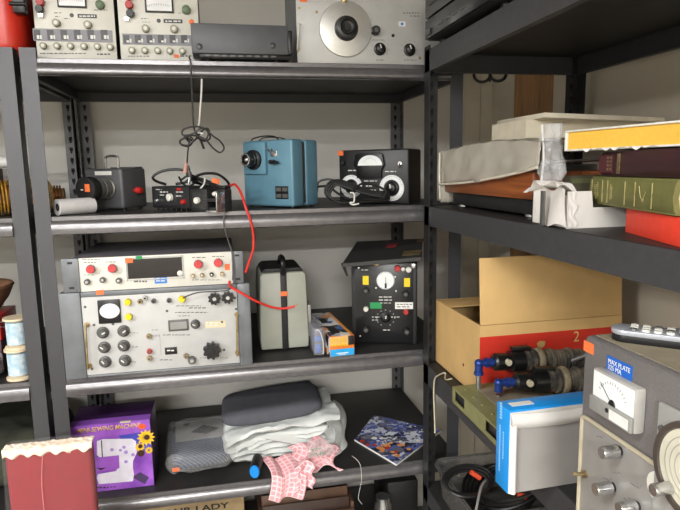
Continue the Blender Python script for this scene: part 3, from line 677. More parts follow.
t.rect('counter_window', 168, 320.2, 189, 330, GREYK, .003, bev=.0008); t.rect('counter_digits', 170.2, 322.2, 187, 328.2, SCREEN, .0035)
t.knob(195.4, 324.5, 4.8, GREYK, .018, 'skirt'); t.rect('tape_label', 205, 321.5, 226, 327, mat('yellowed tape', (216,204,168), .6), .0005); t.marks([(206,224,323,1),(206,218,325.5,1)], WHITE, -.0006)
for p in ((102.6,333),(123.4,331.4),(104,347.8),(123.6,346.2),(105,362.3),(124.8,361)): t.knob(*p, 6, GREYK, .02, 'skirt', tip=WHITE)
for p, m in (((148.8,336.3),BRASS),((149.4,351.4),RED),((149.4,358.4),BRASS),((186,356),BRASS)): t.knob(*p, 2.6, m, .012, 'plain', tip=GREYK, name='toggle_switch')
t.knob(212, 349.4, 8.6, BLACK, .028, 'flute', tip=BLACK, label='large black scalloped knob'); t.rect('digit_counter', 164.8, 347.6, 177.2, 353.6, BLACK, .003, bev=.0006)
t.marks([(167,174,350.6,1.2)], WHITE, -.0031)
t.knob(192, 360, 4, GREYK, .016, 'plain', tip=CHROME)
for (xa, ya, xb, yb) in ((85.5,326.5,88,368),(236.8,316,237.4,354.6)):
    ua, za = t.uw(xa, ya, -.02); ub, zb_ = t.uw(xb, yb, -.02); b = MB()
    b.tube([(ua, 0, za), (ua, -.018, za), (ua, -.022, za-.006), (ub, -.022, zb_+.006), (ub, -.018, zb_), (ub, 0, zb_)], .0032, 8, sub=3); b.cyl((ua, .0, za), (ua, -.003, za), .007, seg=12); b.cyl((ub, 0, zb_), (ub, -.003, zb_), .007, seg=12); t.part('panel_handle', b, BRASS)
t.screws([(85,307),(92,369),(235,298),(236,309),(94,325),(113,324),(167,311),(222,322),(224,350)], 1.4)
t.marks([(176,201,306,.7),(175,208,312.5,.8),(189,206,308,1),(178,190,316,.6),(163,190,335,.8),(127,138,347,.7),(127,138,333,.6),(127,136,362,.6),(152,160,336,.5),(160,172,360,.8),(200,228,358,.5),(152,158,330,.6)], INK)
b = MB(); u, z = t.uw(155, 335); u2, z2 = t.uw(161, 355); b.box(u, u2, -.0004, 0, z, z+.0006); b.box(u2, u2+.0006, -.0004, 0, z2, z); t.part('printed_line', b, INK)
t.rect('price_sticker', 96, 290.4, 104, 294.4, ORANGE, .0006, off=-.002)
b = MB(); yy = -.02
b.tube([P(182,298.6,-.018), P(187,296,-.03), P(198,292.5,-.03), P(212,291.5,-.03), P(226,290.5,-.03), P(231,288,-.03)], .0015, 6); o = b.build('jumper_wire', RUBBER); tag(o, 'thin black jumper wire along the top of the rack instrument panel', 'cable')

CT = Thing('frequency_counter', 'cream instrument with dark display stacked on the large rack instrument', 'test instrument', (63.5,290.8), (243.8,280.6), z=A3+E0+H+.001, y=-.004)
t = CT; w = t.w; H2 = t.uw(150, 255.2)[1]
b = MB(); b.box(.025, w-.025, .004, .36, .0, H2, .004); t.part('case', b, mat('grey lilac enamel', (120,116,122), .4, .2, .08, 20))
ua, _ = t.uw(79.6, 275); ub, _ = t.uw(232, 265)
b = MB(); b.box(ua, ub, -.002, .004, 0, H2, .001); t.part('front_panel', b, CREAM)
for a_, c_, s_ in ((-.0, ua, 0), (ub, w, 1)):
    b = MB(); b.box(a_, c_, .0, .004, 0, H2, .001); b.box(ua-.006 if s_ == 0 else ub, ua if s_ == 0 else ub+.006, -.006, .03, 0, H2, .001); b.mi = 1
    xm = (a_+c_)/2
    for zz in (.012, H2-.012): b.box(xm-.007, xm+.006, -.0006, .0, zz-.003, zz+.003)
    t.part('rack_ear', b, [CASEG, BLACK])
t.rect('display_window', 127, 259.4, 182.8, 276.2, GLASSD, .001, off=-.002); t.disc('sticker_dot', 180, 273.3, 2.8, CREAM, .001, off=-.003)
u0, z1 = t.uw(125.4, 257.8); u1, z0 = t.uw(184.2, 277.8); b = MB()
for q_ in ((u0, u1, z1-.002, z1), (u0, u1, z0, z0+.002), (u0, u0+.002, z0, z1), (u1-.002, u1, z0, z1)): b.box(q_[0], q_[1], -.005, -.002, q_[2], q_[3])
t.part('display_bezel', b, ALU)
for p in ((90.8,269),(112.4,268.2),(198.3,264),(218.2,262.6)):
    t.disc('knob_skirt', *p, 4.4, GREYK, .004, off=-.002, seg=20); t.knob(*p, 3.9, REDK, .018, 'cyl', off=-.004, tip=RED, label='coral red knob')
for p, m in (((87,282),GREYK),((102.6,280),GREYK),((118.6,280.6),GREYK),((192.7,276),BRASS),((202,275.3),BRASS),((211.6,274.5),BLACK),((222,274),BRASS)): t.knob(*p, 3 if m is GREYK else 2.2, m, .012, 'plain', off=-.002, tip=CHROME)
t.rect('price_sticker', 125, 258.2, 133.2, 262.6, ORANGE, .0034, off=-.002); t.rect('green_tape', 136, 256.2, 142.2, 259, GREEN, .0034, off=-.002, label='small green tape'); t.rect('blue_sticker', 154.4, 276.4, 167.2, 283, BLUEST, .0006, off=-.002, label='blue printed sticker'); t.rect('price_sticker', 224.6, 264.2, 230, 270, ORANGE, .0006, off=-.002)
t.marks([(155.5,165,278.6,1),(156,166,281,1)], WHITE, -.0028)
t.marks([(134,147,281.5,1.6),(139,142,280,1),(84,96,262.5,.7),(106,117,262,.7),(84,94,275,.6),(192,206,257.5,.7),(212,224,256.5,.7),(192,222,280,.6),(82,100,259.5,.6)], INK, -.002)

cable('clip_lead', [P(229.5,281,-.02), P(230,286,-.03), P(236,290,-.045), P(245,295,-.05), P(256,301,-.045), P(268,306,-.035), P(280,308.5,-.03), P(290,307.5,-.03), P(295,306,-.03)], .0036, REDW, 'red lead with bare tip sticking out across the grey case')
b = MB(); b.cyl(P(294.8,306,-.03), P(298.6,304,-.03), .0013, seg=8); o = b.build('bare_tip', BRASS, D.objects['clip_lead'])

# grey case with black strap
t = Thing('slide_projector_case', 'light grey hard case with black centre strap and handle', 'case', (261,352.5), (309.5,351), z=A3+E0+.004, y=.10)
w = t.w; H = t.uw(283, 268.5)[1]; HC = mat('grey green moulded plastic', (166,168,156), .45, 0, .04, 12)
b = MB()
prof = [(0.0,0), (w,0), (w-.003,H*.45), (w-.012,H*.9), (w-.03,H-.004), (w*.5,H), (.03,H-.004), (.012,H*.9), (.001,H*.45)]
prof = [(w*.0+.002,.002), (w-.002,.002), (w,.03), (w-.002,H*.5), (w-.005,H*.91), (w-.012,H*.95), (.012,H*.95), (.005,H*.91), (.002,H*.5), (0,.03)]
b.prism(prof, .0, .19, 'xz', .006); t.part('shell', b, HC)
b = MB(); b.prism([(.010,H*.95), (w-.010,H*.95), (w-.016,H*.98), (w-.024,H), (.024,H), (.016,H*.98)], .01, .18, 'xz', .004); t.part('top_panel', b, BLACKM)
xc = t.uw(284,300)[0]; b = MB(); b.box(xc-.010, xc+.010, -.003, .0, .0, H*.93, .001); b.box(xc-.010, xc+.010, -.003, .03, H*.93, H+.001, .001); t.part('strap', b, BLACKM)
b = MB(); b.tube([(xc, .004, H*.93), (xc, -.008, H+.01), (xc, .0, H+.026), (xc, .03, H+.030), (xc, .07, H+.024), (xc, .09, H-.002)], .009, 10); t.part('handle', b, BLACK)
t.rect('price_sticker', 280.6, 291.6, 287.4, 295.8, ORANGE, .0006, off=-.003)
b = MB(); b.box(w*.999, w+.012, .02, .16, .03, H*.52, .004); t.part('side_reel', b, ALU)
b = MB(); b.box(xc-.018, xc+.012, .02, .17, -.0038, .004, .001); t.part('foot', b, RUBBER)

# toy packs
t = Thing('toy_package', 'narrow clear blister pack with blue insert leaning beside the grey case', 'toy package', (314,355.5), (327,355), z=A3+E0, y=.02)
w = t.w
H = .088
w = w*.86
b = MB(); b.box(0, w, 0, .12, 0, H, .006, 2); t.part('blister', b, FILM)
b = MB(); b.box(.004, w-.006, .012, .115, .004, H-.006, .004); t.part('backing_card', b, mat('grey purple card', (120,116,136), .4, 0, .3, 30, rgb2=(80,84,110)))
b = MB(); b.box(.006, w-.012, .006, .011, .006, .034, .002); b.box(.004, w-.01, .006, .011, .044, .06, .002); t.part('toy', b, mat('toy blue', (62,110,190), .35))
b = MB(); b.tube([(w-.006, .002, .004), (w-.005, .002, .04), (w-.012, .002, .07), (w-.02, .002, .082), (.01, .002, .082)], .0015, 6); t.part('blister_rim', b, WHITE)
t = Thing('toy_box', 'colourful toy box with yellow lettering and orange and blue front', 'toy package', (330,357.2), (354.5,354.6), z=A3+E0)
w = t.w; H = t.uw(342, 336)[1]; ln = .30
BOXM, N_, L_, bs_ = new_mat('toy box print'); tc = N_.new('ShaderNodeTexCoord'); vo = N_.new('ShaderNodeTexVoronoi'); vo.inputs['Scale'].default_value = 28
rp_ = N_.new('ShaderNodeValToRGB'); rp_.color_ramp.interpolation = 'CONSTANT'; els = rp_.color_ramp.elements
cols = [(36,36,40), (210,214,220), (230,140,60), (60,110,180), (180,180,190), (50,48,54), (236,232,226)]
els[0].color = lin(cols[0]); els[1].position = .15; els[1].color = lin(cols[1])
for i, c in enumerate(cols[2:]): e_ = els.new(.3+.12*i); e_.color = lin(c)
sp = N_.new('ShaderNodeSeparateColor'); L_.new(tc.outputs['Object'], vo.inputs['Vector']); L_.new(vo.outputs['Color'], sp.inputs['Color']); L_.new(sp.outputs['Red'], rp_.inputs['Fac']); L_.new(rp_.outputs['Color'], bs_.inputs['Base Color']); bs_.inputs['Roughness'].default_value = .25
b = MB(); b.box(0, w, 0, ln, 0, H, .001); t.part('carton', b, mat('orange print', (238,130,50), .35))
b = MB(); b.box(.001, w-.012, .001, ln-.001, H, H+.0008); b.box(-.0008, 0, .001, ln-.001, .001, H-.001); t.part('picture_panel', b, BOXM)
b = MB(); b.box(w-.012, w-.002, .02, ln-.001, H, H+.0008); t.part('orange_stripe', b, mat('bright orange print', (250,160,40), .3))
b = MB(); b.box(w*.2, w*.55, .03, .12, H+.0008, H+.001); b.box(w*.2, w*.5, .16, .22, H+.0008, H+.001); t.part('dark_figure', b, INKD)
zz = H*.36; b = MB(); b.box(.001, w-.001, -.0008, 0, .001, zz); t.part('blue_panel', b, mat('sky blue print', (44,170,236), .35))
b = MB(); b.box(.001, w-.02, -.0008, 0, zz+.012, H-.001); t.part('sky_panel', b, mat('pale print', (236,190,120), .35))
b = MB(); b.box(w-.02, w-.001, -.0009, 0, zz+.01, H-.001, .0003); t.part('dark_panel', b, INKD)
text_mesh('STAR\nWARS', (w-.02)*.92, H*.42, mat('yellow lettering ink', (252,206,20), .4), t.e, .003, -.001, zz+.008, bold=.02)
b = MB(); b.box(w*.25, w*.75, -.001, -.0008, .008, .011); b.box(w*.35, w*.65, -.001, -.0008, .004, .006); t.part('printed_marking', b, WHITE)

# black tester with lid
t = Thing('tube_tester', 'black instrument with small round meter under an open black lid', 'test instrument', (356,342.5), (417.3,343), z=A3+E0+.004)
w = t.w; H = t.uw(385, 262.5)[1]
b = MB(); b.box(-.012, w, .006, .17, 0, H, .003); t.part('case', b, BLACKM)
b = MB(); b.box(0, w-.002, .0, .006, .0, H-.002, .001); t.part('front_panel', b, mat('gloss black panel', (26,26,28), .3))
def lp(p, off): u, z = t.uw(*p, off); return (u, off, z)
a0 = V(lp((342.5,263.5), -.05)); a1 = V(lp((421.5,257), -.05)); a2 = V(lp((422.5,238.5), .12)); a3 = V(lp((357,241.5), .12))
b = MB(); top = [b.v(p) for p in (a0, a1, a2, a3)]; dn = V((0,0,-.012)); bt = [b.v(p+dn) for p in (a0, a1, a2, a3)]
fs = [b.bm.faces.new(top), b.bm.faces.new(bt[::-1])]+[b.bm.faces.new((top[i], bt[i], bt[(i+1) % 4], top[(i+1) % 4])) for i in range(4)]; bmesh.ops.recalc_face_normals(b.bm, faces=fs)
b.cyl(a0+V((0,.01,-.002)), a0+V((.012,.03,-.045)), .006, .003); t.part('lid', b, mat('worn black lid', (52,51,50), .5, .1, .1, 30, .2, 200))
nrm = (a1-a0).cross(a3-a0).normalized()
def onlid(s_, r_): return a0+(a1-a0)*s_+(a3-a0)*r_
def lidpatch(name, s0, s1, r0, r1, m, th=.001):
    b = MB(); c_ = [onlid(s0, r0), onlid(s1, r0), onlid(s1, r1), onlid(s0, r1)]
    A = [b.v(p+nrm*.0002) for p in c_]; B_ = [b.v(p+nrm*th) for p in c_]; fs = [b.bm.faces.new(A[::-1]), b.bm.faces.new(B_)]+[b.bm.faces.new((A[i], A[(i+1) % 4], B_[(i+1) % 4], B_[i])) for i in range(4)]
    bmesh.ops.recalc_face_normals(b.bm, faces=fs); t.part(name, b, m)
lidpatch('name_plate', .74, .97, .12, .32, BRASS); lidpatch('emblem', .47, .6, .55, .72, mat('dull red badge', (120,40,44), .4))
lidpatch('dust_patch', .86, .99, .7, .85, mat('rust brown mark', (92,70,60), .6))
u, z = t.uw(385.6, 280.3); r = t.r(385, 280, 9)
b = MB(); b.lathe((u, 0, z), (0,-1,0), [(r, 0), (r, .006), (r*.92, .008), (r*.9, .005), (.0001, .005)], 32); t.part('meter_face', b, METERW)
b = MB(); b.box(u-.003, u+.003, -.0075, -.006, z-r*.85, z-r*.3); b.box(u-.0005, u+.0005, -.0065, -.006, z-r*.3, z+r*.4); t.part('meter_needle', b, BLACK)
for p in ((365.7,280.3),(407,282.4)): t.rect('yellow_tape', p[0]-3, p[1]-4.4, p[0]+3, p[1]+4.4, YEL, .001, label='yellow tape square')
t.rect('green_tape', 370, 302.4, 381.6, 308.6, GREEN, .001, label='green tape label'); t.rect('white_label', 395, 302.2, 414, 309, WHITE, .001)
t.marks([(397,412,304.4,.9),(397,410,306.8,.9)], INK, -.001)
t.rect('plate', 360.6, 268.4, 370, 272.8, BLACK, .002); t.marks([(361.5,369,270,.8),(379,392,297,.9),(379,392,300,.9),(392,404,262,.6),(383,390,330,.8),(372,380,317,.7),(391,400,317,.7),(372,378,320,.6),(380,391,303,.5)], WHITE, -.002)
for p, r_, m in (((397.6,268.4),3.2,RED),((403,268.8),2.4,CHROME),((408.6,269.6),3,WHITEK),((376.6,262.6),3.4,BRASS),((365.7,290.6),3.4,BLACK),((405.6,294),3.4,BLACK),((366,309),2.6,WHITEK),((406,311.8),2.8,RED),((366,329.6),3.6,BLACK),((406.8,331.8),3.6,BLACK)):
    t.knob(*p, r_, m, .014, 'plain', tip=m if m is not BLACK else GREYK)
t.knob(385.6, 318, 5.2, BLACK, .016, 'skirt', ang=0.2)
b = MB()
for k in range(11):
    an = math.radians(-150+k*30); q = t.uw(385.6+9*math.sin(an), 318-8*math.cos(an)); b.box(q[0]-.0015, q[0]+.0015, -.0005, 0, q[1]-.0008, q[1]+.0008)
t.part('scale_dots', b, WHITE); t.screws([(358.5,268),(414,264),(360,336),(414,337),(395,277),(376,288),(396,291)], 1.2, CHROME)
for x in (.01, w-.02):
    for y in (.02, .15): b = MB(); b.cyl((x, y, -.0038), (x, y, .003), .007, seg=10); t.part('foot', b, RUBBER)
b = MB(); b.box(w-.014, w-.002, -.006, .006, -.003, H*.97, .002); t.part('side_clasp', b, BLACKM)
b = MB(); b.box(w-.02, w-.004, -.012, -.004, H-.018, H-.003, .002); t.part('latch', b, CHROME)

# ================================================================== fourth shelf
PUR = mat('purple print', (160,96,200), .35, 0, .1, 14, rgb2=(112,58,158)); PURD = mat('dark purple print', (62,34,78), .35)
t = Thing('sewing_machine_box', 'purple mini sewing machine carton with sunflower picture on the fourth shelf', 'box', (74.5,493), (154.6,486.3), z=A4+E0, y=.045)
w = t.w; H = t.uw(150, 419)[1]; Dp = .15
b = MB(); b.box(0, w, 0, Dp, 0, H, .001); t.part('carton', b, PURD)
def fp(name, px0, py0, px1, py1, m, th): return t.rect(name, px0, py0, px1, py1, m, th)
b = MB(); b.box(.001, w-.001, -.0006, 0, .001, H-.001); t.part('front_print', b, PUR)
b = MB(); b.box(.001, w-.001, .0, Dp*.25, H, H+.0004); t.part('lid_edge', b, mat('light purple print', (150,90,196), .35))
u0, z0 = t.uw(120, 455); u1, z1 = t.uw(152.5, 432)
b = MB(); b.prism([(u0+.0, z1), (w-.002, z1+.004), (w-.002, z0-.005), (u0+.03, z0+.01)], -.0006, -.0009, 'xz'); t.part('blue_patch', b, mat('violet blue print', (70,74,178), .35))
# machine picture (printed relief)
SWM = mat('printed pale lavender', (226,222,236), .35, 0, .06, 40)
b = MB()
def poly(pts, y0=-.0009, y1=-.0013): b.prism([t.uw(*p) for p in pts], y0, y1, 'xz')
poly([(97,441),(103,439),(132,438.5),(136,441),(137,452),(133,461),(133,468),(134,474),(133,481),(99,484),(97,478),(98,474),(116,471),(118,468),(118,458),(101,458),(97,455)][::-1])
t.part('machine_picture', b, SWM)
b = MB(); poly([(100,457),(119,455),(119.5,468),(104,471),(100,471)][::-1], -.0013, -.0016); t.part('picture_arm_opening', b, mat('mid violet print', (158,92,196), .35))
b = MB()
for (x, y, r_) in ((126,452,2),(133,454.5,1.8),(112,449.5,1.8),(124,447,1.7),(126,461.5,1.8),(120.5,450,1.5)):
    q = t.uw(x, y); rr = t.r(x, y, r_); b.lathe((q[0], -.0013, q[1]), (0,-1,0), [(rr, 0), (rr, .0003), (.0001, .0003)], 12)
t.part('printed_dots', b, mat('lilac print', (170,140,206), .35))
b = MB(); poly([(101,440),(102,440),(103,457),(102,457)][::-1], -.0013, -.0017); poly([(97,468),(106,467.5),(101,470)][::-1], -.0013, -.0017); t.part('printed_needle', b, INKD)
b = MB(); poly([(132,477),(140,472),(149,477),(145,484)][::-1], -.0006, -.0012); t.part('printed_pedal', b, mat('dark violet grey print', (74,58,96), .4))
b = MB()
for (x, y, R_) in ((146,437.5,8),(140,447,4.5),(149,450,3.6)):
    q = t.uw(x, y); R = t.r(x, y, R_)
    for k in range(12):
        an = 2*PI*k/12; b.M = Matrix.Translation((q[0], -.0011, q[1])) @ Matrix.Rotation(an, 4, 'Y')
        b.prism([(-R*.14, R*.25), (-R*.2, R*.7), (0, R*1.12), (R*.2, R*.7), (R*.14, R*.25)], 0, -.0004, 'xz')
    b.M = Matrix.Identity(4)
t.part('printed_sunflower', b, mat('sunflower yellow print', (246,196,40), .35))
b = MB()
for (x, y, R_) in ((147,437,2.8),(140.5,446,2.2),(141,453,3.6)):
    q = t.uw(x, y); R = t.r(x, y, R_); b.lathe((q[0], -.0015, q[1]), (0,-1,0), [(R, 0), (R, .0004), (.0001, .0004)], 12)
t.part('printed_flower_centre', b, mat('brown print', (66,36,24), .4))
u0, z0 = t.uw(77.5, 433.5); u1, z1 = t.uw(139, 425.5)
text_mesh('MINI-SEWING MACHINE', u1-u0+.006, .0145, mat('gold lettering ink', (238,200,90), .4), t.e, u0, -.0008, z0+.0005, shear=.25, bold=.01)
q = t.uw(142, 426.3); b = MB(); R = .0125
b.prism([(q[0]+(R if k % 2 else R*.8)*math.cos(2*PI*k/24), q[1]+(R if k % 2 else R*.8)*.75*math.sin(2*PI*k/24)) for k in range(24)], -.0006, -.0012, 'xz'); t.part('starburst', b, mat('orange red print', (240,92,40), .4))
t.marks([(97,109,487.5,1.4),(110,116,487,.8)], INKD, -.0007)
b = MB(); q0 = t.uw(120,421)[0]; b.box(q0, q0+.03, -.0012, .006, H-.004, H+.0006); t.part('tape', b, TAN)

# soft goods helpers
def soft_slab(b, cx, cy, z0, sx, sy, sz, n=3.0, amp=.004, seed=0, nu=36, nv=18, fs=9, rot=0):
    """rounded cushion-like slab sitting on z0"""
    cz = z0+sz/2; R = Matrix.Rotation(rot, 3, 'Z')
    def se(c, e): return math.copysign(abs(c)**e, c)
    def fn(i, j):
        th = 2*PI*i; ph = -PI/2+PI*j; e1 = .32; e2 = .35
        x = se(math.cos(ph), e1)*se(math.cos(th), e2)*sx/2; y = se(math.cos(ph), e1)*se(math.sin(th), e2)*sy/2; z = se(math.sin(ph), .75)*sz/2
        p = V((x, y, z)); nn = noise.noise_vector(V((x*fs+seed, y*fs, z*fs*2))); q = p+nn*amp
        q.z = max(q.z, -sz/2); q = R @ q
        return (cx+q.x, cy+q.y, cz+q.z)
    b.surf(fn, nu, nv); bmesh.ops.remove_doubles(b.bm, verts=b.bm.verts[:], dist=1e-5)
FLEECE = mat('dark grey fleece', (86,87,94), .95, 0, .06, 30, .5, 500)
SHEET = mat('off white cotton', (224,227,224), .9, 0, .04, 20, .35, 300)
NAVY, N_, L_, bs_ = new_mat('navy striped cotton'); tc = N_.new('ShaderNodeTexCoord'); wv = N_.new('ShaderNodeTexWave'); wv.inputs['Scale'].default_value = 45; wv.bands_direction = 'DIAGONAL'
rp_ = N_.new('ShaderNodeValToRGB'); rp_.color_ramp.elements[0].color = lin((34,44,62)); rp_.color_ramp.elements[1].color = lin((92,106,128)); L_.new(tc.outputs['Object'], wv.inputs['Vector']); L_.new(wv.outputs['Fac'], rp_.inputs['Fac']); L_.new(rp_.outputs['Color'], bs_.inputs['Base Color']); bs_.inputs['Roughness'].default_value = .9
ZT = A4+E0
# bagged navy linen
c0 = hz((172,480), ZT); c1 = hz((240,462), ZT)
t = Thing('packaged_bed_linen', 'navy striped bed linen folded flat in a clear plastic bag', 'bed linen', o=(-.925,.075,ZT), a=math.radians(4), w=.24)
b = MB(); soft_slab(b, .10, .15, .001, .19, .28, .062, amp=.004, seed=3); t.part('folded_linen', b, NAVY)
b = MB(); b.surf(lambda i, j: (.02+.16*i, .11+.16*j, .0645+.002*math.sin(6*i)*math.sin(5*j)), 8, 8, .0008); t.part('insert_card', b, mat('grey insert card', (170,168,166), .5))
b = MB(); b.prism([(.07,.16), (.12,.135), (.165,.165), (.115,.205)], .0695, .0703, 'xy'); t.part('insert_picture', b, INKD)
b = MB(); soft_slab(b, .10, .14, .0, .225, .31, .075, amp=.012, seed=9, nu=50, nv=26, fs=26); t.part('plastic_bag', b, FILM)
b = MB(); b.box(.008, .030, -.004, -.002, .022, .034); t.part('price_sticker', b, ORANGE)

# big folded blanket over folded sheets
t = Thing('folded_sheet', 'off white sheet folded in thick layers beneath the dark grey blanket', 'sheet', o=(-.62,.25,ZT), a=0, w=.34)
b = MB()
path = [(.235,.158),(.17,.152),(.10,.146),(.03,.140),(-.04,.130),(-.10,.108),(-.135,.085),(-.142,.064),(-.118,.056),(-.08,.078),(-.02,.098),(.05,.108),(.12,.116),(.17,.119),(.187,.110),(.165,.098),(.10,.092),(.02,.086),(-.05,.072),(-.072,.062),(-.055,.053),(0,.058),(.08,.066),(.15,.076),(.176,.064),(.155,.048),(.08,.038),(0,.032),(-.08,.042),(-.115,.036),(-.112,.022),(-.08,.014),(0,.014),(.08,.014),(.15,.016)]
def sweep_cloth(b, path, ya, yb, th, seed, ny=26):
    pp_ = []
    n = len(path)
    for i in range(n-1):
        p0_, p1_, p2_, p3_ = path[max(i-1,0)], path[i], path[i+1], path[min(i+2,n-1)]
        for k in range(4):
            u_ = k/4
            pp_.append(tuple(.5*((2*p1_[c])+(p2_[c]-p0_[c])*u_+(2*p0_[c]-5*p1_[c]+4*p2_[c]-p3_[c])*u_*u_+(3*p1_[c]-p0_[c]-3*p2_[c]+p3_[c])*u_**3) for c in (0,1)))
    pp_.append(path[-1]); m_ = len(pp_)
    nr = []
    for i in range(m_):
        a_ = V(pp_[min(i+1, m_-1)])-V(pp_[max(i-1, 0)]); a_.normalize(); nr.append((-a_.y, a_.x))
    outline = [(i, 1) for i in range(m_)]+[(i, -1) for i in range(m_-1, -1, -1)]; N_o = len(outline)
    def f(i, j):
        idx, sg = outline[int(round(i*N_o)) % N_o]; e_ = min(1, math.sin(PI*j)*6)**.5
        x = pp_[idx][0]+nr[idx][0]*sg*th*e_; z = pp_[idx][1]+nr[idx][1]*sg*th*e_
        y = ya+(yb-ya)*j
        q = V((x, y, z)); w1 = noise.noise_vector(V((x*13+seed, y*9, z*16))); w2 = noise.noise_vector(V((x*30+seed, y*30, z*60)))
        q += w1*.010+w2*.007; q.z = max(q.z, .002); return q
    b.surf(f, N_o, ny)
    bmesh.ops.remove_doubles(b.bm, verts=b.bm.verts[:], dist=1e-6)
path = [(x_+.012, z_*.76+.003) for x_, z_ in path]
sweep_cloth(b, path, -.145, .13, .0078, 1)
t.part('folds', b, SHEET)
b = MB()
def flap(i, j):
    x = .185+.07*i+.02*math.sin(5*j); y = -.10+.16*i-.02*j-.05*math.sin(3*i); z = .105*(1-j)+.003
    x += .05*j+.012*math.sin(14*i+4*j)*(.4+j*.6); y += .014*math.cos(11*i+3*j)-.045*j
    return (x, y, max(z, .003))
b.surf(flap, 26, 20, .002); t.part('hanging_corner', b, SHEET)
t = Thing('folded_blanket', 'dark grey fleece blanket folded on top of the white sheet pile', 'blanket', o=(-.590,.285,ZT+.116), a=0, w=.34)
b = MB(); soft_slab(b, .0, -.03, -.004, .34, .22, .052, amp=.010, seed=20, nu=60, nv=24, fs=6); t.part('folds', b, FLEECE)
t.e.rotation_euler = (0, math.radians(-4), 0)
b = MB(); soft_slab(b, .13, .03, -.012, .08, .17, .05, amp=.012, seed=24, nu=30, nv=16, fs=9); t.part('rolled_end', b, FLEECE)

# pink gingham towel
GING, N_, L_, bs_ = new_mat('pink gingham cotton'); tc = N_.new('ShaderNodeTexCoord'); ck = N_.new('ShaderNodeTexBrick'); ck.offset = 0
ck.inputs['Scale'].default_value = 1; ck.inputs['Brick Width'].default_value = .015; ck.inputs['Row Height'].default_value = .015; ck.inputs['Mortar Size'].default_value = .0022; ck.inputs['Color1'].default_value = lin((226,150,158)); ck.inputs['Color2'].default_value = lin((234,166,173)); ck.inputs['Mortar'].default_value = lin((246,206,208))
L_.new(tc.outputs['UV'], ck.inputs['Vector']); L_.new(ck.outputs['Color'], bs_.inputs['Base Color']); bs_.inputs['Roughness'].default_value = .9
def cloth(name, fn, nu, nv, m, parent, th=.002, us=1, vs=1):
    b = MB(); uvl = b.bm.loops.layers.uv.new('UVMap'); b.surf(fn, nu, nv)
    for k, f in enumerate(b.bm.faces):
        i, j = divmod(k, nv)
        for lp_, (a_, c_) in zip(f.loops, ((0,0),(1,0),(1,1),(0,1))): lp_[uvl].uv = ((i+a_)/nu*us, (j+c_)/nv*vs)
    o = b.build(name, m, parent); md = o.modifiers.new('thickness', 'SOLIDIFY'); md.thickness = th; md.offset = 1; return o
t = Thing('tea_towel', 'pink gingham tea towel hanging over the fourth shelf edge', 'towel', o=(-.602,.0,ZT), a=0, w=.2)
pa = hy((262,458), -.02)-t.o; pb = hy((301,448), -.02)-t.o
def tw(i, j):
    # j: 0 at the back under the pile, 1 hanging tip
    x = -.040+.105*i+.01*j+.006*math.sin(9*i); L_s = j*.165
    y = .070-L_s; z = .035-.03*j
    if y < -.014: z = .02-( -.014-y)*1.0; y = -.020-.004*math.sin(8*i)-.004*j
    z += .006*math.sin(10*i+2*j)
    return (x+.02*math.sin(3*j), y, z)
cloth('towel_front', tw, 24, 40, GING, t.e, .0025, .13, .165)
def tw2(i, j):
    x = .05+.15*i+.015*math.sin(7*j); y = -.004+.10*(1-j)+.016*math.sin(9*i+2); z = .006+.055*(1-j)*(.6+.4*math.sin(3*i))+.012*abs(math.sin(7*i+3*j))
    return (x, y, z)
cloth('towel_bunch', tw2, 36, 20, GING, t.e, .0025, .16, .12)
def tw3(i, j): return (.055+.06*i+.006*math.sin(12*j), -.022-.006*math.sin(8*i), .035-.085*j+.02*math.sin(2.5*i))
cloth('towel_corner', tw3, 16, 16, GING, t.e, .0025, .07, .08)
b = MB(); soft_slab(b, .10, .022, .032, .085, .06, .04, amp=.010, seed=31, nu=30, nv=16, fs=30)
o = b.build('plastic_bag', FILM, loc=(-.56,-.0,ZT+.02)); tag(o, 'small clear plastic bag with green leaf print on the pink towel', 'plastic bag')
b = MB()
for k in range(7): b.M = Matrix.Translation((.075+.012*(k % 4), -.004+.001*k, .045+.014*(k//4))) @ Matrix.Rotation(k, 4, 'Y'); b.box(-.006, .006, 0, .001, -.002, .003, .0004)
b.build('leaf_print', mat('leaf green print', (96,140,104), .6), o)
# blue capped bottle
P0 = hy((254.4,472.6), -.012)
b = MB(); b.M = Matrix.Translation(P0) @ Matrix.Diagonal((.85,1,1.15,1)); b.lathe((0,0,0), (.24,1,0), [(.0001, 0), (.016, .001), (.018, .004), (.018, .022), (.0001, .022)], 28)
o = b.build('spray_bottle', mat('bright blue cap', (20,140,230), .35)); tag(o, 'blue ended black tube poking out beneath the folded sheets', 'bottle')
b = MB(); b.M = Matrix.Translation(P0) @ Matrix.Diagonal((.85,1,1.15,1)); b.lathe((0,0,0), (.24,1,0), [(.0193, .006), (.0205, .01), (.0205, .075), (.0001, .075)], 28); b.build('bottle_body', BLACK, o)
# thin thread
cable('loose_thread', [P(352,456,-.0), P(357,460,-.018), P(360.5,466,-.024), P(361.5,480,-.024), P(359,493,-.024), P(358.5,499,-.024), P(362,504,-.024)], .0007, WWIRE, 'thin white thread hanging off the sheet over the shelf edge')
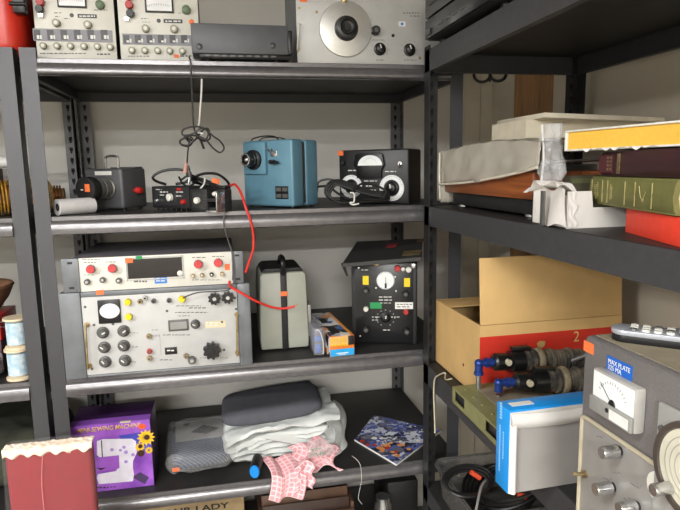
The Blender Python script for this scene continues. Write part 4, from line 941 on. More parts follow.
# magazine
MAG, N_, L_, bs_ = new_mat('magazine cover print'); tc = N_.new('ShaderNodeTexCoord'); mp = N_.new('ShaderNodeMapping'); mp.inputs['Scale'].default_value = (1,1.8,1); vo = N_.new('ShaderNodeTexVoronoi'); vo.inputs['Scale'].default_value = 26
ns = N_.new('ShaderNodeTexNoise'); ns.inputs['Scale'].default_value = 14; mx = N_.new('ShaderNodeMixRGB'); mx.inputs[0].default_value = .12
L_.new(tc.outputs['Object'], mp.inputs['Vector']); L_.new(mp.outputs['Vector'], mx.inputs[1]); L_.new(ns.outputs['Color'], mx.inputs[2]); L_.new(mx.outputs[0], vo.inputs['Vector'])
sp = N_.new('ShaderNodeSeparateColor'); L_.new(vo.outputs['Color'], sp.inputs['Color']); rp_ = N_.new('ShaderNodeValToRGB'); rp_.color_ramp.interpolation = 'CONSTANT'; els = rp_.color_ramp.elements
cols = [(40,44,62), (84,96,160), (150,158,190), (70,74,96), (216,220,230), (90,104,170), (110,108,124), (200,204,218)]
els[0].color = lin(cols[0]); els[1].position = .14; els[1].color = lin(cols[1])
for i, c in enumerate(cols[2:]): e_ = els.new(.27+.12*i); e_.color = lin(c)
L_.new(sp.outputs['Red'], rp_.inputs['Fac']); L_.new(rp_.outputs['Color'], bs_.inputs['Base Color']); bs_.inputs['Roughness'].default_value = .2
q0, q1, q2, q3 = [hz(p, ZT) for p in ((354.5,441),(396.5,466),(441,432),(374,416.5))]
cen = (q0+q1+q2+q3)/4; cen.z = ZT
pp = [((q-cen).x, (q-cen).y) for q in (q0, q1, q2, q3)]
b = MB(); b.prism(pp, 0, .006, 'xy'); o = b.build('magazine', [WHITE], loc=cen, smooth=False); tag(o, 'glossy blue comic magazine lying on the fourth shelf behind the black post', 'magazine')
b = MB(); b.prism(pp, .0062, .0068, 'xy'); b.build('cover', MAG, o, smooth=False)
def mg(s_, r_):
    a_ = V(pp[0]).lerp(V(pp[1]), s_); c_ = V(pp[3]).lerp(V(pp[2]), s_); return tuple(a_.lerp(c_, r_))
WARM = mat('warm cover print', (214,90,50), .3, 0, .2, 60, rgb2=(240,190,110))
random.seed(5)
for cnm, cmat, lst in (('warm_artwork', WARM, [(.52+.1*random.random(), .05+.3*random.random()) for _ in range(9)]+[(.72+.2*random.random(), .1+.3*random.random()) for _ in range(8)]), ('red_artwork', RED, [(.16,.06),(.3,.05),(.4,.12),(.62,.2),(.8,.2)]), ('navy_artwork', mat('royal blue print', (40,48,140), .3), [(.55,.62),(.6,.68),(.52,.7),(.65,.6),(.2,.45),(.12,.3),(.3,.5)]), ('pale_artwork', WHITE, [(.4,.35),(.45,.38),(.9,.6),(.95,.66),(.3,.28),(.7,.45)])):
    b = MB()
    for (s_, r_) in lst:
        c_ = mg(s_, r_); R = random.uniform(.006, .013); k0 = random.random()
        b.prism([(c_[0]+R*random.uniform(.6,1.1)*math.cos(k0+a_*2*PI/7), c_[1]+R*random.uniform(.6,1.1)*math.sin(k0+a_*2*PI/7)) for a_ in range(7)], .0069, .0071+random.random()*.0003, 'xy')
    b.build(cnm, cmat, o, smooth=False)

# ---- lowest shelf
TANBOX = mat('tan record carton', (150,128,92), .7, 0, .1, 20)
x0 = hy((101,505), .03).x; x1 = hy((244,500), .03).x
t = Thing('record_carton', 'tan carton with dark lettering standing under the fourth shelf', 'carton', o=(x0,.03,A5+E0), a=0, w=x1-x0)
b = MB(); b.box(0, t.w, 0, .30, 0, .372, .002); t.part('carton', b, TANBOX)
u0, z0 = t.uw(142, 513); u1, z1 = t.uw(229, 503.5)
text_mesh('MY FAIR LADY', u1-u0, .019, INKD, t.e, u0, -.0006, t.uw(190,512.5)[1], bold=.02)
xr = x1+.045
RCOL = [(60,44,38),(96,70,54),(40,36,36),(128,96,70),(70,50,44),(34,32,34),(110,88,72)]
k = 0
y = .04
# lying stack of records, one sleeve above the other, in an open crate
t = Thing('record_crate', 'dark brown slatted crate holding record sleeves on the lowest shelf', 'crate', o=(xr,.03,A5+E0), a=0, w=.31)
CR_ = wood('dark crate wood', (58,40,30), (96,68,50), .6, 'X')
b = MB(); b.box(0, .31, 0, .32, 0, .01); b.box(0, .31, .31, .32, .01, .30); b.box(0, .01, .01, .31, .01, .30); b.box(.30, .31, .01, .31, .01, .30)
for k in range(4): b.box(0, .31, -.0, .01, .02+k*.07, .07+k*.07)
t.part('crate_body', b, CR_)
for k in range(11):
    b = MB(); b.box(0, .285, 0, .004, 0, .30+.012*((k*5) % 3), .0005)
    o = b.build('record_sleeve', mat('sleeve %d' % (k % 7), RCOL[k % 7], .4), loc=(xr+.012, .045+k*.023, A5+E0+.011)); o.rotation_euler = (math.radians(-2), 0, 0)
    tag(o, 'worn record sleeve standing upright in the dark crate', 'record', 'record sleeves in the crate')
for k, (dx, m, nm, lb) in enumerate([(.38, CHROME, 'metal_can', 'shiny metal can on the lowest shelf right of the crate')]):
    b = MB(); b.lathe((0,0,0), (0,0,1), [(.03,0), (.032,.004), (.032,.20), (.026,.215), (.026,.23), (.0001,.231)], 28); o = b.build(nm, m, loc=(-.215,.16,A5+E0)); tag(o, lb, 'can')
b = MB(); b.box(0, .12, 0, .2, 0, .24, .01); o = b.build('equipment_case', BLACKM, loc=(-.18,.22,A5+E0)); tag(o, 'black equipment case on the lowest shelf behind the metal can', 'case')

# ================================================================== left unit, third and fourth shelf
ZL = A3+E0
def spool(label, o, r=.033, h=.088):
    t = Thing('thread_spool', label, 'spool', o=o, a=0, w=2*r, group='spools on the left unit')
    b = MB(); b.lathe((0,0,0), (0,0,1), [(r,0), (r,.006), (r*.55,.010), (r*.55,h-.010), (r,h-.006), (r,h), (.006,h), (.0001,h)], 28); t.part('reel', b, mat('cream reel', (226,208,176), .5))
    b = MB(); b.lathe((0,0,.0), (0,0,1), [(r*.56,.011), (r*.82,.013), (r*.82,h-.013), (r*.56,h-.011)], 28, caps=False); t.part('thread', b, mat('pale blue thread', (214,222,226), .8, 0, .3, 60, .8, 400, rgb2=(150,186,206)))
    return t
c = hz((20,378), ZL)
spool('lower cream spool of pale blue thread beside the left posts', (-1.312, .045, ZL)); spool('upper cream spool of pale blue thread, stacked on another', (-1.308, .047, ZL+.0885))
t = Thing('hook_box', 'red box with a white label on the left unit third shelf', 'box', o=(-1.565,.09,ZL+.1005), a=0, w=.2)
b = MB(); b.box(0, .2, 0, .14, 0, .072, .002); t.part('carton', b, RED); b = MB(); b.box(.07, .19, -.001, 0, .01, .048); t.part('label_panel', b, WHITE)
t.marks([(0,10,322,1),(0,9,327,.8)], INK, -.0012)
b = MB(); b.box(0, .22, 0, .2, 0, .099, .004); o = b.build('craft_box', mat('dark plum box', (70,44,52), .5), loc=(-1.59,.10,ZL)); tag(o, 'dark plum box beneath the red box on the left unit', 'box')
t = Thing('notion_packet', 'shiny plastic packet of coloured trimmings at the left shelf edge', 'packet', o=(-1.47,.008,ZL), a=0, w=.12)
b = MB(); soft_slab(b, .04, .04, .001, .14, .08, .075, amp=.006, seed=41, nu=30, nv=16, fs=20); t.part('packet', b, FILM)
b = MB(); soft_slab(b, .04, .04, .004, .125, .068, .062, amp=.004, seed=44, nu=24, nv=12); t.part('trimmings', b, mat('multicolour trimmings', (64,64,90), .5, 0, .4, 60, rgb2=(196,60,72)))
b = MB(); b.box(-.02, .06, .0, .004, .004, .02, .001); t.part('blue_strip', b, BLUEST)
t = Thing('basket', 'brown woven basket on top of the red box', 'basket', o=(-1.46,.16,ZL+.174), a=0, w=.3)
b = MB(); b.lathe((0,0,0), (0,0,1), [(.0001,0), (.07,0), (.10,.04), (.115,.075), (.11,.075), (.095,.042), (.066,.006), (.0001,.006)], 36)
for k in range(5): b.lathe((0,0,.008+k*.015), (0,0,1), [(.076+k*.0085,0), (.082+k*.0085,.006), (.078+k*.0085,.012)], 36, caps=False)
t.part('basket_body', b, mat('brown wicker', (120,84,58), .7, 0, .2, 60, .6, 120))
b = MB(); soft_slab(b, 0, 0, 0, .34, .40, .17, amp=.02, seed=50)
o = b.build('stuffed_bag', mat('dark olive cloth', (52,54,40), .9, 0, .3, 12), loc=(-1.45,.28,A4+E0)); tag(o, 'dark olive cloth bundle in the shadow of the left unit fourth shelf', 'bundle')

# ================================================================== red fabric package in the foreground
SUPZ = .46
t = Thing('shipping_carton', 'brown shipping carton on the floor holding up the red fabric pack', 'carton', o=(-1.36,-.40,0), a=0, w=.36)
b = MB(); b.box(0, .36, 0, .24, 0, SUPZ, .002); t.part('carton_body', b, CARD); b = MB(); b.box(.15, .21, -.0006, .0, 0, SUPZ); b.box(.15, .21, -.0006, .24, SUPZ, SUPZ+.0006); t.part('packing_tape', b, TAN)
yR = -.33
uL = hy((0,452), yR); uR = hy((94,450), yR)
t = Thing('fabric_pack', 'plastic wrapped pack of folded red fabric in the left foreground', 'fabric pack', o=(uL.x, yR, SUPZ+.001), a=0, w=uR.x-uL.x)
w = t.w; H = t.uw(50, 446)[1]; RF = mat('brick red fabric', (132,24,30), .85, 0, .05, 30, .12, 160)
b = MB(); b.box(.004, w-.006, .004, .038, .0, H-.008, .012, 3); t.part('folded_fabric', b, RF)
b = MB()
def lace(i, j):
    x = .002+(w-.006)*i; z = H-.012+.012*math.sin(PI*min(1, j*2)/2)-(0 if j < .5 else 0); y = .003+.028*j
    if j < .2: z = H-.020+.02*(j/.2)+.004*math.sin(40*i)*(1-j/.2); y = .002-.003*math.sin(22*i)*(1-j*5)
    else: z = H-.001+.003*noise.noise(V((i*20, j*9, 1))); y = .002+.032*(j-.2)/.8
    return (x, y, z)
b.surf(lace, 60, 16); LC = b.build('lace_edge', mat('cream lace', (232,206,176), .85, 0, .2, 80, .9, 160, rgb2=(244,232,220)), t.e); LC.modifiers.new('thickness', 'SOLIDIFY').thickness = .002
b = MB()
b.box(-.002, w+.002, -.004, .046, .0, H+.006, .014, 4)
bmesh.ops.subdivide_edges(b.bm, edges=b.bm.edges[:], cuts=6, use_grid_fill=True)
for v_ in b.bm.verts: v_.co += noise.noise_vector(v_.co*22)*.0035
t.part('plastic_wrap', b, WRAP)
b = MB(); b.tube([lp__ for lp__ in [(w*.45, -.006, H-.02), (w*.43, -.0065, H-.05), (w*.41, -.0065, H-.10), (w*.41, -.0065, H-.2), (w*.42, -.0065, .02)]], .0009, 6); t.part('wrap_seam', b, mat('glossy seam', (226,160,160), .2, alpha=.7))

# ================================================================== right unit: top shelf
def rthing(name, label, cat, x, yfar, z, w, group=None): return Thing(name, label, cat, o=(x, yfar, z), a=-PI/2, w=w, group=group)
ZB1 = B1+.0013
for k, (z_, h_, lab) in enumerate([(0, .052, 'lower black video deck on the right unit top shelf'), (.054, .075, 'upper black video deck stacked on another deck')]):
    t = rthing('video_deck', lab, 'video deck', -.158, -.112, ZB1+.011 + z_ if k == 0 else ZB1+.011+z_, .43, 'black video decks')
    w = t.w
    b = MB(); b.box(0, w, .004, .3, 0, h_, .003); t.part('case', b, BLACKM)
    b = MB(); b.box(0, w, -.003, .004, .002, h_-.001, .002); t.part('front_panel', b, mat('glossy black facia', (30,30,32), .25))
    if k == 0:
        b = MB(); b.box(.012, .04, -.006, -.003, .010, .026, .001); t.part('power_button', b, DGREY)
        for j in range(4):
            b = MB(); b.box(.10+j*.045, .13+j*.045, -.0045, -.003, .018, .024, .0005); t.part('button', b, DGREY)
        for x in (.03, w-.05):
            for y in (.04, .26): b = MB(); b.cyl((x, y, -.0108), (x, y, .001), .012, seg=14); t.part('foot', b, BLACK)
    else:
        b = MB(); b.box(.025, .17, -.0045, -.003, .03, .062, .001); t.part('cassette_flap', b, BLACK)
        b = MB(); b.box(.21, .40, -.0045, -.003, .012, .06, .001); t.part('display_window', b, GLASSD)
        b = MB(); b.box(.07, .09, -.0052, -.0045, .038, .05, .0003); t.part('badge', b, GREYK)
        b = MB(); b.box(.01, .04, -.004, -.003, h_-.008, h_-.004); t.part('chrome_strip', b, CHROME)
# cable loops behind
b = MB()
for (cx_, cy_) in ((482,75),(498,74)):
    b.tube([hx((cx_+8*math.cos(a_), cy_+7*math.sin(a_)), .30) for a_ in [k*2*PI/10 for k in range(10)]], .006, 8, closed=True)
b.tube([hx((490,70), .30), V((.30, hx((490,70), .30).y, B1-.012))], .004, 8)
o = b.build('hanging_cable', RUBBER); tag(o, 'black cable loops hanging at the far end under the right unit top shelf', 'cable')

# ---- second shelf: record player under a plastic cover
ZB2 = B2+.0013
t = rthing('record_player', 'record player with reddish wood plinth under a milky plastic cover', 'record player', -.085, -.075, ZB2, .49)
w = .49; dp = .34
b = MB(); b.box(.035, w-.01, .01, dp-.01, .008, .042, .003); t.part('base', b, BLACKM)
b = MB(); b.box(0, w, 0, dp, .042, .100, .002); t.part('plinth', b, WOODT)
for x in (.07, w-.05):
    for y in (.03, dp-.04): b = MB(); b.lathe((x, y, 0), (0,0,1), [(.012,0), (.016,.002), (.016,.009), (.010,.012), (.0001,.012)], 18); t.part('foot', b, CHROME)
b = MB(); b.lathe((w*.45, dp*.5, .1005), (0,0,1), [(.14,0), (.14,.012), (.13,.014), (.0001,.014)], 40); t.part('platter', b, BLACK)
b = MB(); b.tube([(w*.85, dp*.8, .101), (w*.85, dp*.8, .12), (w*.84, dp*.75, .125), (w*.7, dp*.3, .12)], .004, 8); t.part('tone_arm', b, CHROME)
# bag-like cover draped over the player
b = MB()
def cov(i, j):
    x = -.012+(w+.05)*i
    wob = .006*noise.noise(V((i*9, j*7, 3)))
    if j < .35:
        k = j/.35; y = -.012-.004*math.sin(16*i)*(1-k)+.006*k; z0_ = .064+.012*i+.034*i*i; z = z0_+(.159-z0_+.016*math.sin(PI*i*.9))*k
        z += .004*math.sin(7*i)*(1-k)
    else:
        k = (j-.35)/.65; y = -.006+(dp+.01)*k; z = .159+.016*math.sin(PI*i*.9)*(1-k)+.0*k
    return (x, y+wob, z+wob)
b.surf(cov, 44, 30); o = b.build('dust_cover', FOG, t.e); o.modifiers.new('thickness', 'SOLIDIFY').thickness = .0008
b = MB(); b.surf(lambda i, j: (-.012+.004*math.sin(7*j), -.008+(dp)*i, .01+.15*j), 10, 10); o = b.build('cover_end', FOG, t.e); o.modifiers.new('thickness', 'SOLIDIFY').thickness = .0008
b = MB(); b.tube([(-.012+(w+.05)*k/12, -.014-.002*math.sin(k), .064+.012*(k/12)+.034*(k/12)**2) for k in range(13)], .003, 8); b.tube([(-.012,-.012,.155), (-.014,-.012,.10), (-.012,-.012,.07), (-.011,-.01,.02)], .0028, 8); t.part('cover_hem', b, mat('pale plastic hem', (222,214,196), .3))
RPtop = ZB2+.159
# cream carton atop
t = rthing('cream_carton', 'cream carton with loose lid lying on the covered record player', 'carton', .035, -.125, RPtop+.02, .2)
t.e.location.z = RPtop+.022
b = MB(); wq = .19
for q_ in ((0, wq, 0, .002), (0, wq, .318, .32)): b.box(q_[0], q_[1], q_[2], q_[3], 0, .048)
b.box(0, .002, .002, .318, 0, .048); b.box(wq-.002, wq, .002, .318, 0, .048); b.box(0, wq, 0, .32, -.0, .002); t.part('tray', b, mat('cream card', (230,220,196), .7))
b = MB(); b.M = Matrix.Translation((0, 0, .049)) @ Matrix.Rotation(math.radians(-2), 4, 'X'); b.box(-.01, wq+.05, .02, .36, 0, .012, .001); t.part('lid', b, mat('cream card lid', (222,212,190), .7))

# torn white carton
t = Thing('torn_carton', 'torn white carton with crumpled flaps at the shelf edge', 'carton', o=(-.118,-.745,ZB2), a=math.radians(0), w=.135)
w = .125; H = .067
w = .205
b = MB(); b.prism([(0,0),(w,0),(w,.036),(.052,.037),(.048,H),(0,H)], 0, .002, 'xz'); b.box(w-.002, w, .002, .09, 0, .036); b.box(0, .002, .002, .12, 0, H*.9); b.box(0, .03, .118, .12, 0, H); b.box(0, .048, .002, .118, 0, .002); t.part('walls', b, WCARD)
b = MB(); b.surf(lambda i, j: (-.004-.010*math.sin(5*i+2*j)*.6, -.006+.11*i, .004+H*j+.004*math.sin(9*i)), 14, 10, .0012); t.part('crumpled_side', b, WCARD)
b = MB(); b.surf(lambda i, j: (-.022+.04*j+.004*math.sin(9*i), .0+.12*i, H*1.0+.016*math.sin(2.8*i+.5)*(1-.5*j)+.006*math.sin(12*i+5*j)), 16, 10, .0012); t.part('torn_flap', b, WCARD)
b = MB(); b.surf(lambda i, j: (.002+.014*i+.004*math.sin(13*j)*i, -.0012-.0015*abs(math.sin(8*j+4*i)), .003+(H-.005)*j), 8, 22, .001); t.part('torn_edge', b, WCARD)
b = MB(); b.M = Matrix.Identity(4); b.box(-.019, -.016, .045, .060, .002, H, .001); t.part('grey_stripe', b, GREYK)
# crinkled clear bag rising beside it
b = MB()
def bg(i, j):
    a_ = 2*PI*i; r_ = .022*(1-.3*j)*(1+.3*math.sin(3*a_))
    return (r_*math.cos(a_)+.008*noise.noise(V((i*8, j*6, 2))), r_*1.1*math.sin(a_)+.008*noise.noise(V((i*8, j*6, 7))), .115*j)
b.surf(bg, 30, 20); o = b.build('plastic_bag', FILM, loc=(-.03,-.66,ZB2)); o.modifiers.new('thickness', 'SOLIDIFY').thickness = .0006
o.location = (-.060, -.60, ZB2+.082); tag(o, 'crinkled clear plastic bag standing between record player and torn carton', 'plastic bag')
b = MB(); b.tube([(-.022,.006,.0), (-.020,.004,.04), (-.022,.004,.08), (-.028,.0,.113)], .0022, 6); b.build('bag_edge', mat('bright plastic fold', (236,234,230), .15), o)

b = MB(); b.box(0, .26, 0, .03, 0, .092, .002); b.mi = 1; b.box(.002, .258, -.001, 0, .076, .086)
o = b.build('storage_box', [mat('dark grey green box', (92,88,72), .4), mat('moss green edge', (118,122,84), .5)], loc=(-.02, -.603, ZB2)); tag(o, 'dark grey green box behind the torn white carton', 'box')
# books: spines run toward the camera
def book(label, o, a, ln, dp, th, cover, pages, spine='front', curved=True, group='hardback books stacked on the right unit'):
    """local X along the spine, Y into the shelf"""
    t = Thing('hardback_book', label, 'book', o=o, a=a, w=ln, group=group)
    b = MB()
    b.box(0, ln, .004, dp, 0, .003, .0005); b.box(0, ln, .004, dp, th-.003, th, .0005)
    if curved:
        pts = [(.006, 0), (.001, th*.12), (-.002, th*.5), (.001, th*.88), (.006, th), (.010, th-.003), (.006, th*.5), (.010, .003)]
        b.prism(pts, 0, ln, 'yz')
    t.part('cover', b, cover, angle=60)
    b = MB(); b.box(.004, ln-.004, .007, dp-.005, .003, th-.003); t.part('page_block', b, pages); return t
PAGES = mat('cream page edges', (226,208,170), .8, 0, .05, 200)
bz = ZB2; ba = math.radians(-90+16)
o0 = hz((625,232), bz); bdir = math.radians(-107)
t = book('orange red hardback at the bottom of the book stack', (o0.x, o0.y, bz), bdir, .27, .19, .041, mat('orange red cloth', (238,66,42), .6, 0, .04, 60, .1, 500), PAGES, curved=False)
b = MB(); b.box(0, .27, 0, .004, .0, .041, .001); t.part('spine', b, _M['orange red cloth'])
z1 = bz+.0425; o1 = hz((589.6,203), z1)
GREENC = mat('olive green cloth', (112,112,62), .65, 0, .08, 40, .25, 500)
t = book('olive green hardback with gilt spine on the orange red book', (o1.x, o1.y, z1), math.radians(-104), .30, .19, .050, GREENC, PAGES)
GILT = mat('dull gilt', (176,164,110), .5, .3)
b = MB()
for x in (.012, .060, .082, .150, .1855, .24): b.box(x, x+.0012, -.0026, -.001, .006, .044)
t.part('spine_rules', b, GILT)
b = MB()
for x, za, zb in ((.024,.016,.034),(.031,.010,.036),(.038,.014,.038),(.094,.012,.036),(.099,.014,.034)):
    z_ = za
    while z_ < zb: b.box(x, x+.0022, -.0026, -.001, z_, z_+.0022); z_ += .0034
b.tube([(.200,-.002,.038), (.204,-.002,.026), (.212,-.002,.018), (.222,-.002,.030)], .0007, 5); b.lathe((.212,-.0015,.017), (0,-1,0), [(.0035,0), (.003,.0008), (.0001,.0009)], 8)
t.part('gilt_marks', b, GILT)
z2 = z1+.0515; MAR = mat('dark maroon cloth', (58,28,32), .55, 0, .08, 40, .2, 500)
d = ray((600,173)); tt = (z2-CP.z)/d.z if abs(d.z) > 1e-3 else 1
o2 = hy((600,170), o1.y-.035)
t = book('dark maroon hardback with gold lettering under the yellow book', (o2.x, o2.y, z2), math.radians(-100), .28, .17, .042, MAR, PAGES)
b = MB()
for j in range(4):
    for x in (.030, .040): b.box(x, x+.006, -.0030, -.001, .010+j*.0065, .0105+j*.0065+.0035)
t.part('gold_lettering', b, BRASS); b = MB(); b.box(.0, .048, -.0026, -.0005, .006, .036); t.part('spine_panel', b, mat('wine red leather', (84,34,40), .5)); b = MB(); b.box(.065, .067, -.0026, -.001, .004, .038); b.box(.071, .073, -.0026, -.001, .004, .038); t.part('spine_rules', b, BRASS)
z3 = z2+.0455; o3 = hy((566,146), o1.y+.02)
YP = mat('yellow page edges', (240,190,74), .6, 0, .04, 120)
t = Thing('yellow_edged_book', 'thick book with yellow page edges on top of the book stack', 'book', o=(o3.x, o3.y, z3), a=math.radians(-82), w=.3, group=None)
th = .038
b = MB(); b.box(0, .33, -.004, .2, 0, .0035, .001); b.box(0, .33, -.004, .2, th-.0035, th, .001); b.box(-.002, .004, -.003, .2, .001, th-.001, .002); t.part('cover', b, mat('chipped white cover', (232,230,220), .6, 0, .08, 60))
b = MB(); b.box(.006, .325, .0, .195, .0036, th-.0036); t.part('page_block', b, YP)
b = MB(); b.box(-.0028, -.002, .02, .19, .006, th-.006); t.part('spine_label', b, GREEN)
b = MB(); b.surf(lambda i, j: (.05+.16*i, -.005-.002*j, .003-.006*j*abs(math.sin(9*i+1)*math.sin(23*i))), 60, 4, .0005); t.part('torn_jacket', b, WHITE)

# ---- third shelf of the right unit
ZB3 = B3+.0013
t = Thing('storage_carton', 'open brown carton with red printed band and its flap standing up', 'carton', o=(-.096,-.35,ZB3), a=0, w=.40)
w = .41; H = .197; dpt = .312; tk = .004
b = MB(); b.box(0, w, 0, tk, 0, H); b.box(0, w, dpt-tk, dpt, 0, H); b.box(0, tk, tk, dpt-tk, 0, H); b.box(w-tk, w, tk, dpt-tk, 0, H); b.box(0, w, 0, dpt, -.0, .003)
t.part('carton_body', b, CARD)
b = MB(); b.box(.0, w, -.0006, 0, .0, H-.030); t.part('red_band', b, CARDRED)
q = t.uw(570, 345); text_mesh('2', .016, .028, mat('pale print', (236,190,120), .35), t.e, t.uw(573,350)[0], -.0008, H-.062, name='printed_digit')
b = MB(); q = t.uw(541, 342); b.prism([(q[0]+.014*random.uniform(.7,1.2)*math.cos(k*.7), q[1]-.006+.010*random.uniform(.7,1.2)*math.sin(k*.7)) for k in range(9)], -.0006, -.0011, 'xz'); t.part('torn_spot', b, CARDD)
ftop = t.uw(480, 259)[1]
b = MB(); b.M = Matrix.Translation((0, .002, H)) @ Matrix.Rotation(math.radians(-4), 4, 'X'); b.box(0.001, w-.001, -.002, .002, .001, ftop-H, .001); t.part('front_flap', b, CARD)
b = MB(); b.M = Matrix.Translation((0, dpt, H)) @ Matrix.Rotation(math.radians(-100), 4, 'X')
b.box(.002, w-.002, -.003, 0, .0, .0) if False else None
b.M = Matrix.Identity(4); b.box(.003, w-.003, dpt-.10, dpt-.004, H-.003, H, .001); t.part('back_flap', b, CARDD)
b = MB(); q = t.uw(537, 300); b.lathe((q[0], .0, q[1]), (0,-1,0), [(.006,-.001), (.005,.0), (.0001,.0)], 12); 
b.bm.free()
b = MB(); b.M = Matrix.Translation((0, .1, .06)); b.lathe((-.0, 0, 0), (-1,0,0), [(.0045,0), (.0045,.0005), (.0001,.0005)], 10); t.part('hand_hole', b, mat('dark red spot', (90,30,20), .6))
b = MB(); soft_slab(b, .2, .13, .006, .38, .24, .13, amp=.01, seed=60); t.part('contents', b, BLACKM)
# string
def Xp(px, py, x): return hx((px, py), x)
cable('cream_string', [V((-.108, -.20, ZB3+.003)), V((-.128, -.20, ZB3+.003)), Xp(445,373,-.142), Xp(438,375.5,-.1425), Xp(434.5,380,-.1425), Xp(433.8,395,-.1425), Xp(434.5,415,-.1425), Xp(435,433,-.1425)], .0022, TAN, 'cream string looped over the right unit third shelf edge')

# olive metal tray
t = rthing('metal_tray', 'olive green slotted metal chassis at the right unit shelf edge', 'metal tray', -.170, -.352, ZB3, .37)
w = .37; H = .044; z0 = -.0
b = MB()
# side with two slots made of strips
b.box(0, w, 0, .002, 0, .012)
b.box(0, w, 0, .002, H-.006, H)
segs = [(0,.012), (.075,.19), (.25,w)]
for a_, c_ in segs: b.box(a_, c_, 0, .002, .012, H-.006)
b.mi = 1
for a_, c_ in ((.012,.075),(.19,.25)): b.box(a_, c_, .006, .007, .010, H-.004)
b.mi = 0
b.box(0, w, .002, .22, H-.002, H); b.box(0, .002, .002, .22, 0, H-.002); b.box(w-.002, w, .002, .22, 0, H-.002); b.box(.002, w-.002, .218, .22, 0, H-.002); b.box(0, w, .0, .05, 0, .002)
t.part('chassis', b, [KHAKI, BLACK])
b = MB(); b.box(.04, w-.02, .05, .20, H, H+.003, .001); t.part('dusty_plate', b, OLDT)
b = MB()
for k in range(7): b.cyl((.03+k*.05, .022, H), (.03+k*.05, .022, H+.003), .004, seg=8)
t.part('rivets', b, KHAKI)
TRZ = ZB3+H+.003
DUST = mat('dusty black rubber', (48,46,44), .75, 0, .3, 30, .5, 200, rgb2=(110,102,88)); BLUF = mat('blue anodised fitting', (44,72,150), .3, .5)
def airtool(label, p0, p1, pipe):
    """p0 = left end centre, p1 = right end"""
    t = Thing('pneumatic_cylinder', label, 'pneumatic cylinder', o=(p0.x, p0.y, p0.z), a=math.atan2(p1.y-p0.y, p1.x-p0.x), w=(p1-p0).length, group='pneumatic cylinders on the olive chassis')
    Lc = (p1-p0).length; dz = (p1.z-p0.z); R = .0275
    b = MB(); ax = (1,0,dz/Lc)
    b.lathe((.0,0,0), ax, [(.017,0), (.022,.006), (.022,.034), (.018,.036), (.018,.044), (R,.046), (R,.08), (R*.93,.082)], 28); t.part('end_cap', b, BLACK)
    b = MB(); pr = [(R*.9,.08)]; x = .08; k = 0
    while x < Lc-.01: pr += [(R*(1.12 if k % 5 == 2 else .98), x), (R*(1.12 if k % 5 == 2 else .98), x+.006), (R*.93, x+.0065), (R*.93, x+.010)]; x += .0105; k += 1
    b.lathe((0,0,0), ax, pr, 28); t.part('ribbed_body', b, DUST)
    b = MB(); x = .115; b.lathe((x,0,x*dz/Lc), ax, [(R*1.16,0), (R*1.2,.002), (R*1.2,.012), (R*1.16,.014)], 28); t.part('clamp_ring', b, mat('dusty tan clamp', (150,138,112), .7, 0, .2, 60))
    b = MB(); b.box(.05, .10, -.006, .012, R*.9, R*1.25, .002); t.part('valve_block', b, BLACK)
    b = MB(); b.M = Matrix.Translation((.03, -.022, .004)); b.cyl((0,.006,0), (0,-.006,0), .008, seg=12); t.part('port', b, TAN)
    b = MB()
    b.cyl((0,0,0), (-.012,0,0), .011, seg=12); b.cyl((-.012,0,0), (-.020,0,0), .013, seg=6); b.cyl((-.02,0,0), (-.036,0,0), .009, seg=12); b.ball((-.038,0,0), .011); b.cyl((-.038,0,0), (-.038,0,-.022), .010, seg=12)
    if pipe: b.cyl((-.038,0,-.022), (-.038,0,-.03), .012, seg=6)
    t.part('elbow_fitting', b, BLUF, 'blue elbow fitting')
    if True: b = MB(); b.cyl((-.038,0,-.03), (-.038,0,-(p0.z-TRZ)+.0005), .0065, seg=14); t.part('pipe', b, CHROME)
    return t
p0 = hx((492,361), -.115); p1 = hy((590,356), -.47)
ZC = TRZ+.036
def atz(px, py, z): return hz((px, py), z)
a0_ = hy((493,362), -.392); a1_ = hy((582,359), -.392); print('CYL', a0_, a1_, TRZ)
airtool('dusty black pneumatic cylinder with blue elbow nearest the red band carton', a0_, a1_, True)
c0_ = atz(514,382,ZC); c1_ = atz(600,378,ZC); print(c0_, c1_)
airtool('dusty black pneumatic cylinder lying behind the blue carton', c0_, c1_, False)
b = MB(); b.cyl((0,0,0), V((.05,-.03,.03)), .006, seg=12); o = b.build('metal_rod', GREYK, loc=atz(568,362,ZC+.02)); tag(o, 'short grey rod end beside the rear cylinder', 'rod')

# bright blue carton
xb = -.235
pn = hx((509.5,500), xb); yn = pn.y
t = Thing('blue_carton', 'bright blue carton with an opened grey and white end', 'carton', o=(xb, -.772, ZB3), a=math.radians(2), w=.20)
w = .24; H = t.uw(509.5, 411)[1]; dl = .046
b = MB(); b.box(0, w, 0, dl, .0, H, .001); t.part('carton_body', b, BLUEB)
b = MB(); b.box(.0015, w-.001, -.001, 0, .001, H-.004); t.part('white_end', b, WCARD)
b = MB(); b.box(.016, w-.002, -.0016, -.001, .001, H-.030); t.part('grey_liner', b, GCARD)
b = MB(); b.surf(lambda i, j: (.001+.016*i, -.002-.007*math.sin(PI*i), .002+(H-.028)*j), 8, 10, .0008); t.part('side_flap', b, WCARD)
b = MB(); b.surf(lambda i, j: (.001+(w-.004)*i, -.003-.006*math.sin(PI*j)-.002*math.sin(5*i), H-.006-.026*j-.004*math.sin(3*i)), 20, 8, .0008); t.part('top_flap', b, WCARD)
b = MB(); b.M = Matrix.Translation((.015,.016,H)); b.box(0, .045, 0, .016, 0, .0006); t.part('paper_label', b, WHITE)
b = MB()
for y_, za, zb, wd2 in ((.026,.135,.168,.008),(.030,.03,.12,.004),(.018,.06,.115,.003)):
    z_ = za
    while z_ < zb: b.box(-.0005, 0, y_, y_+wd2, z_, z_+.0035); z_ += .0055
t.part('side_printing', b, mat('pale blue print', (150,205,240), .4))

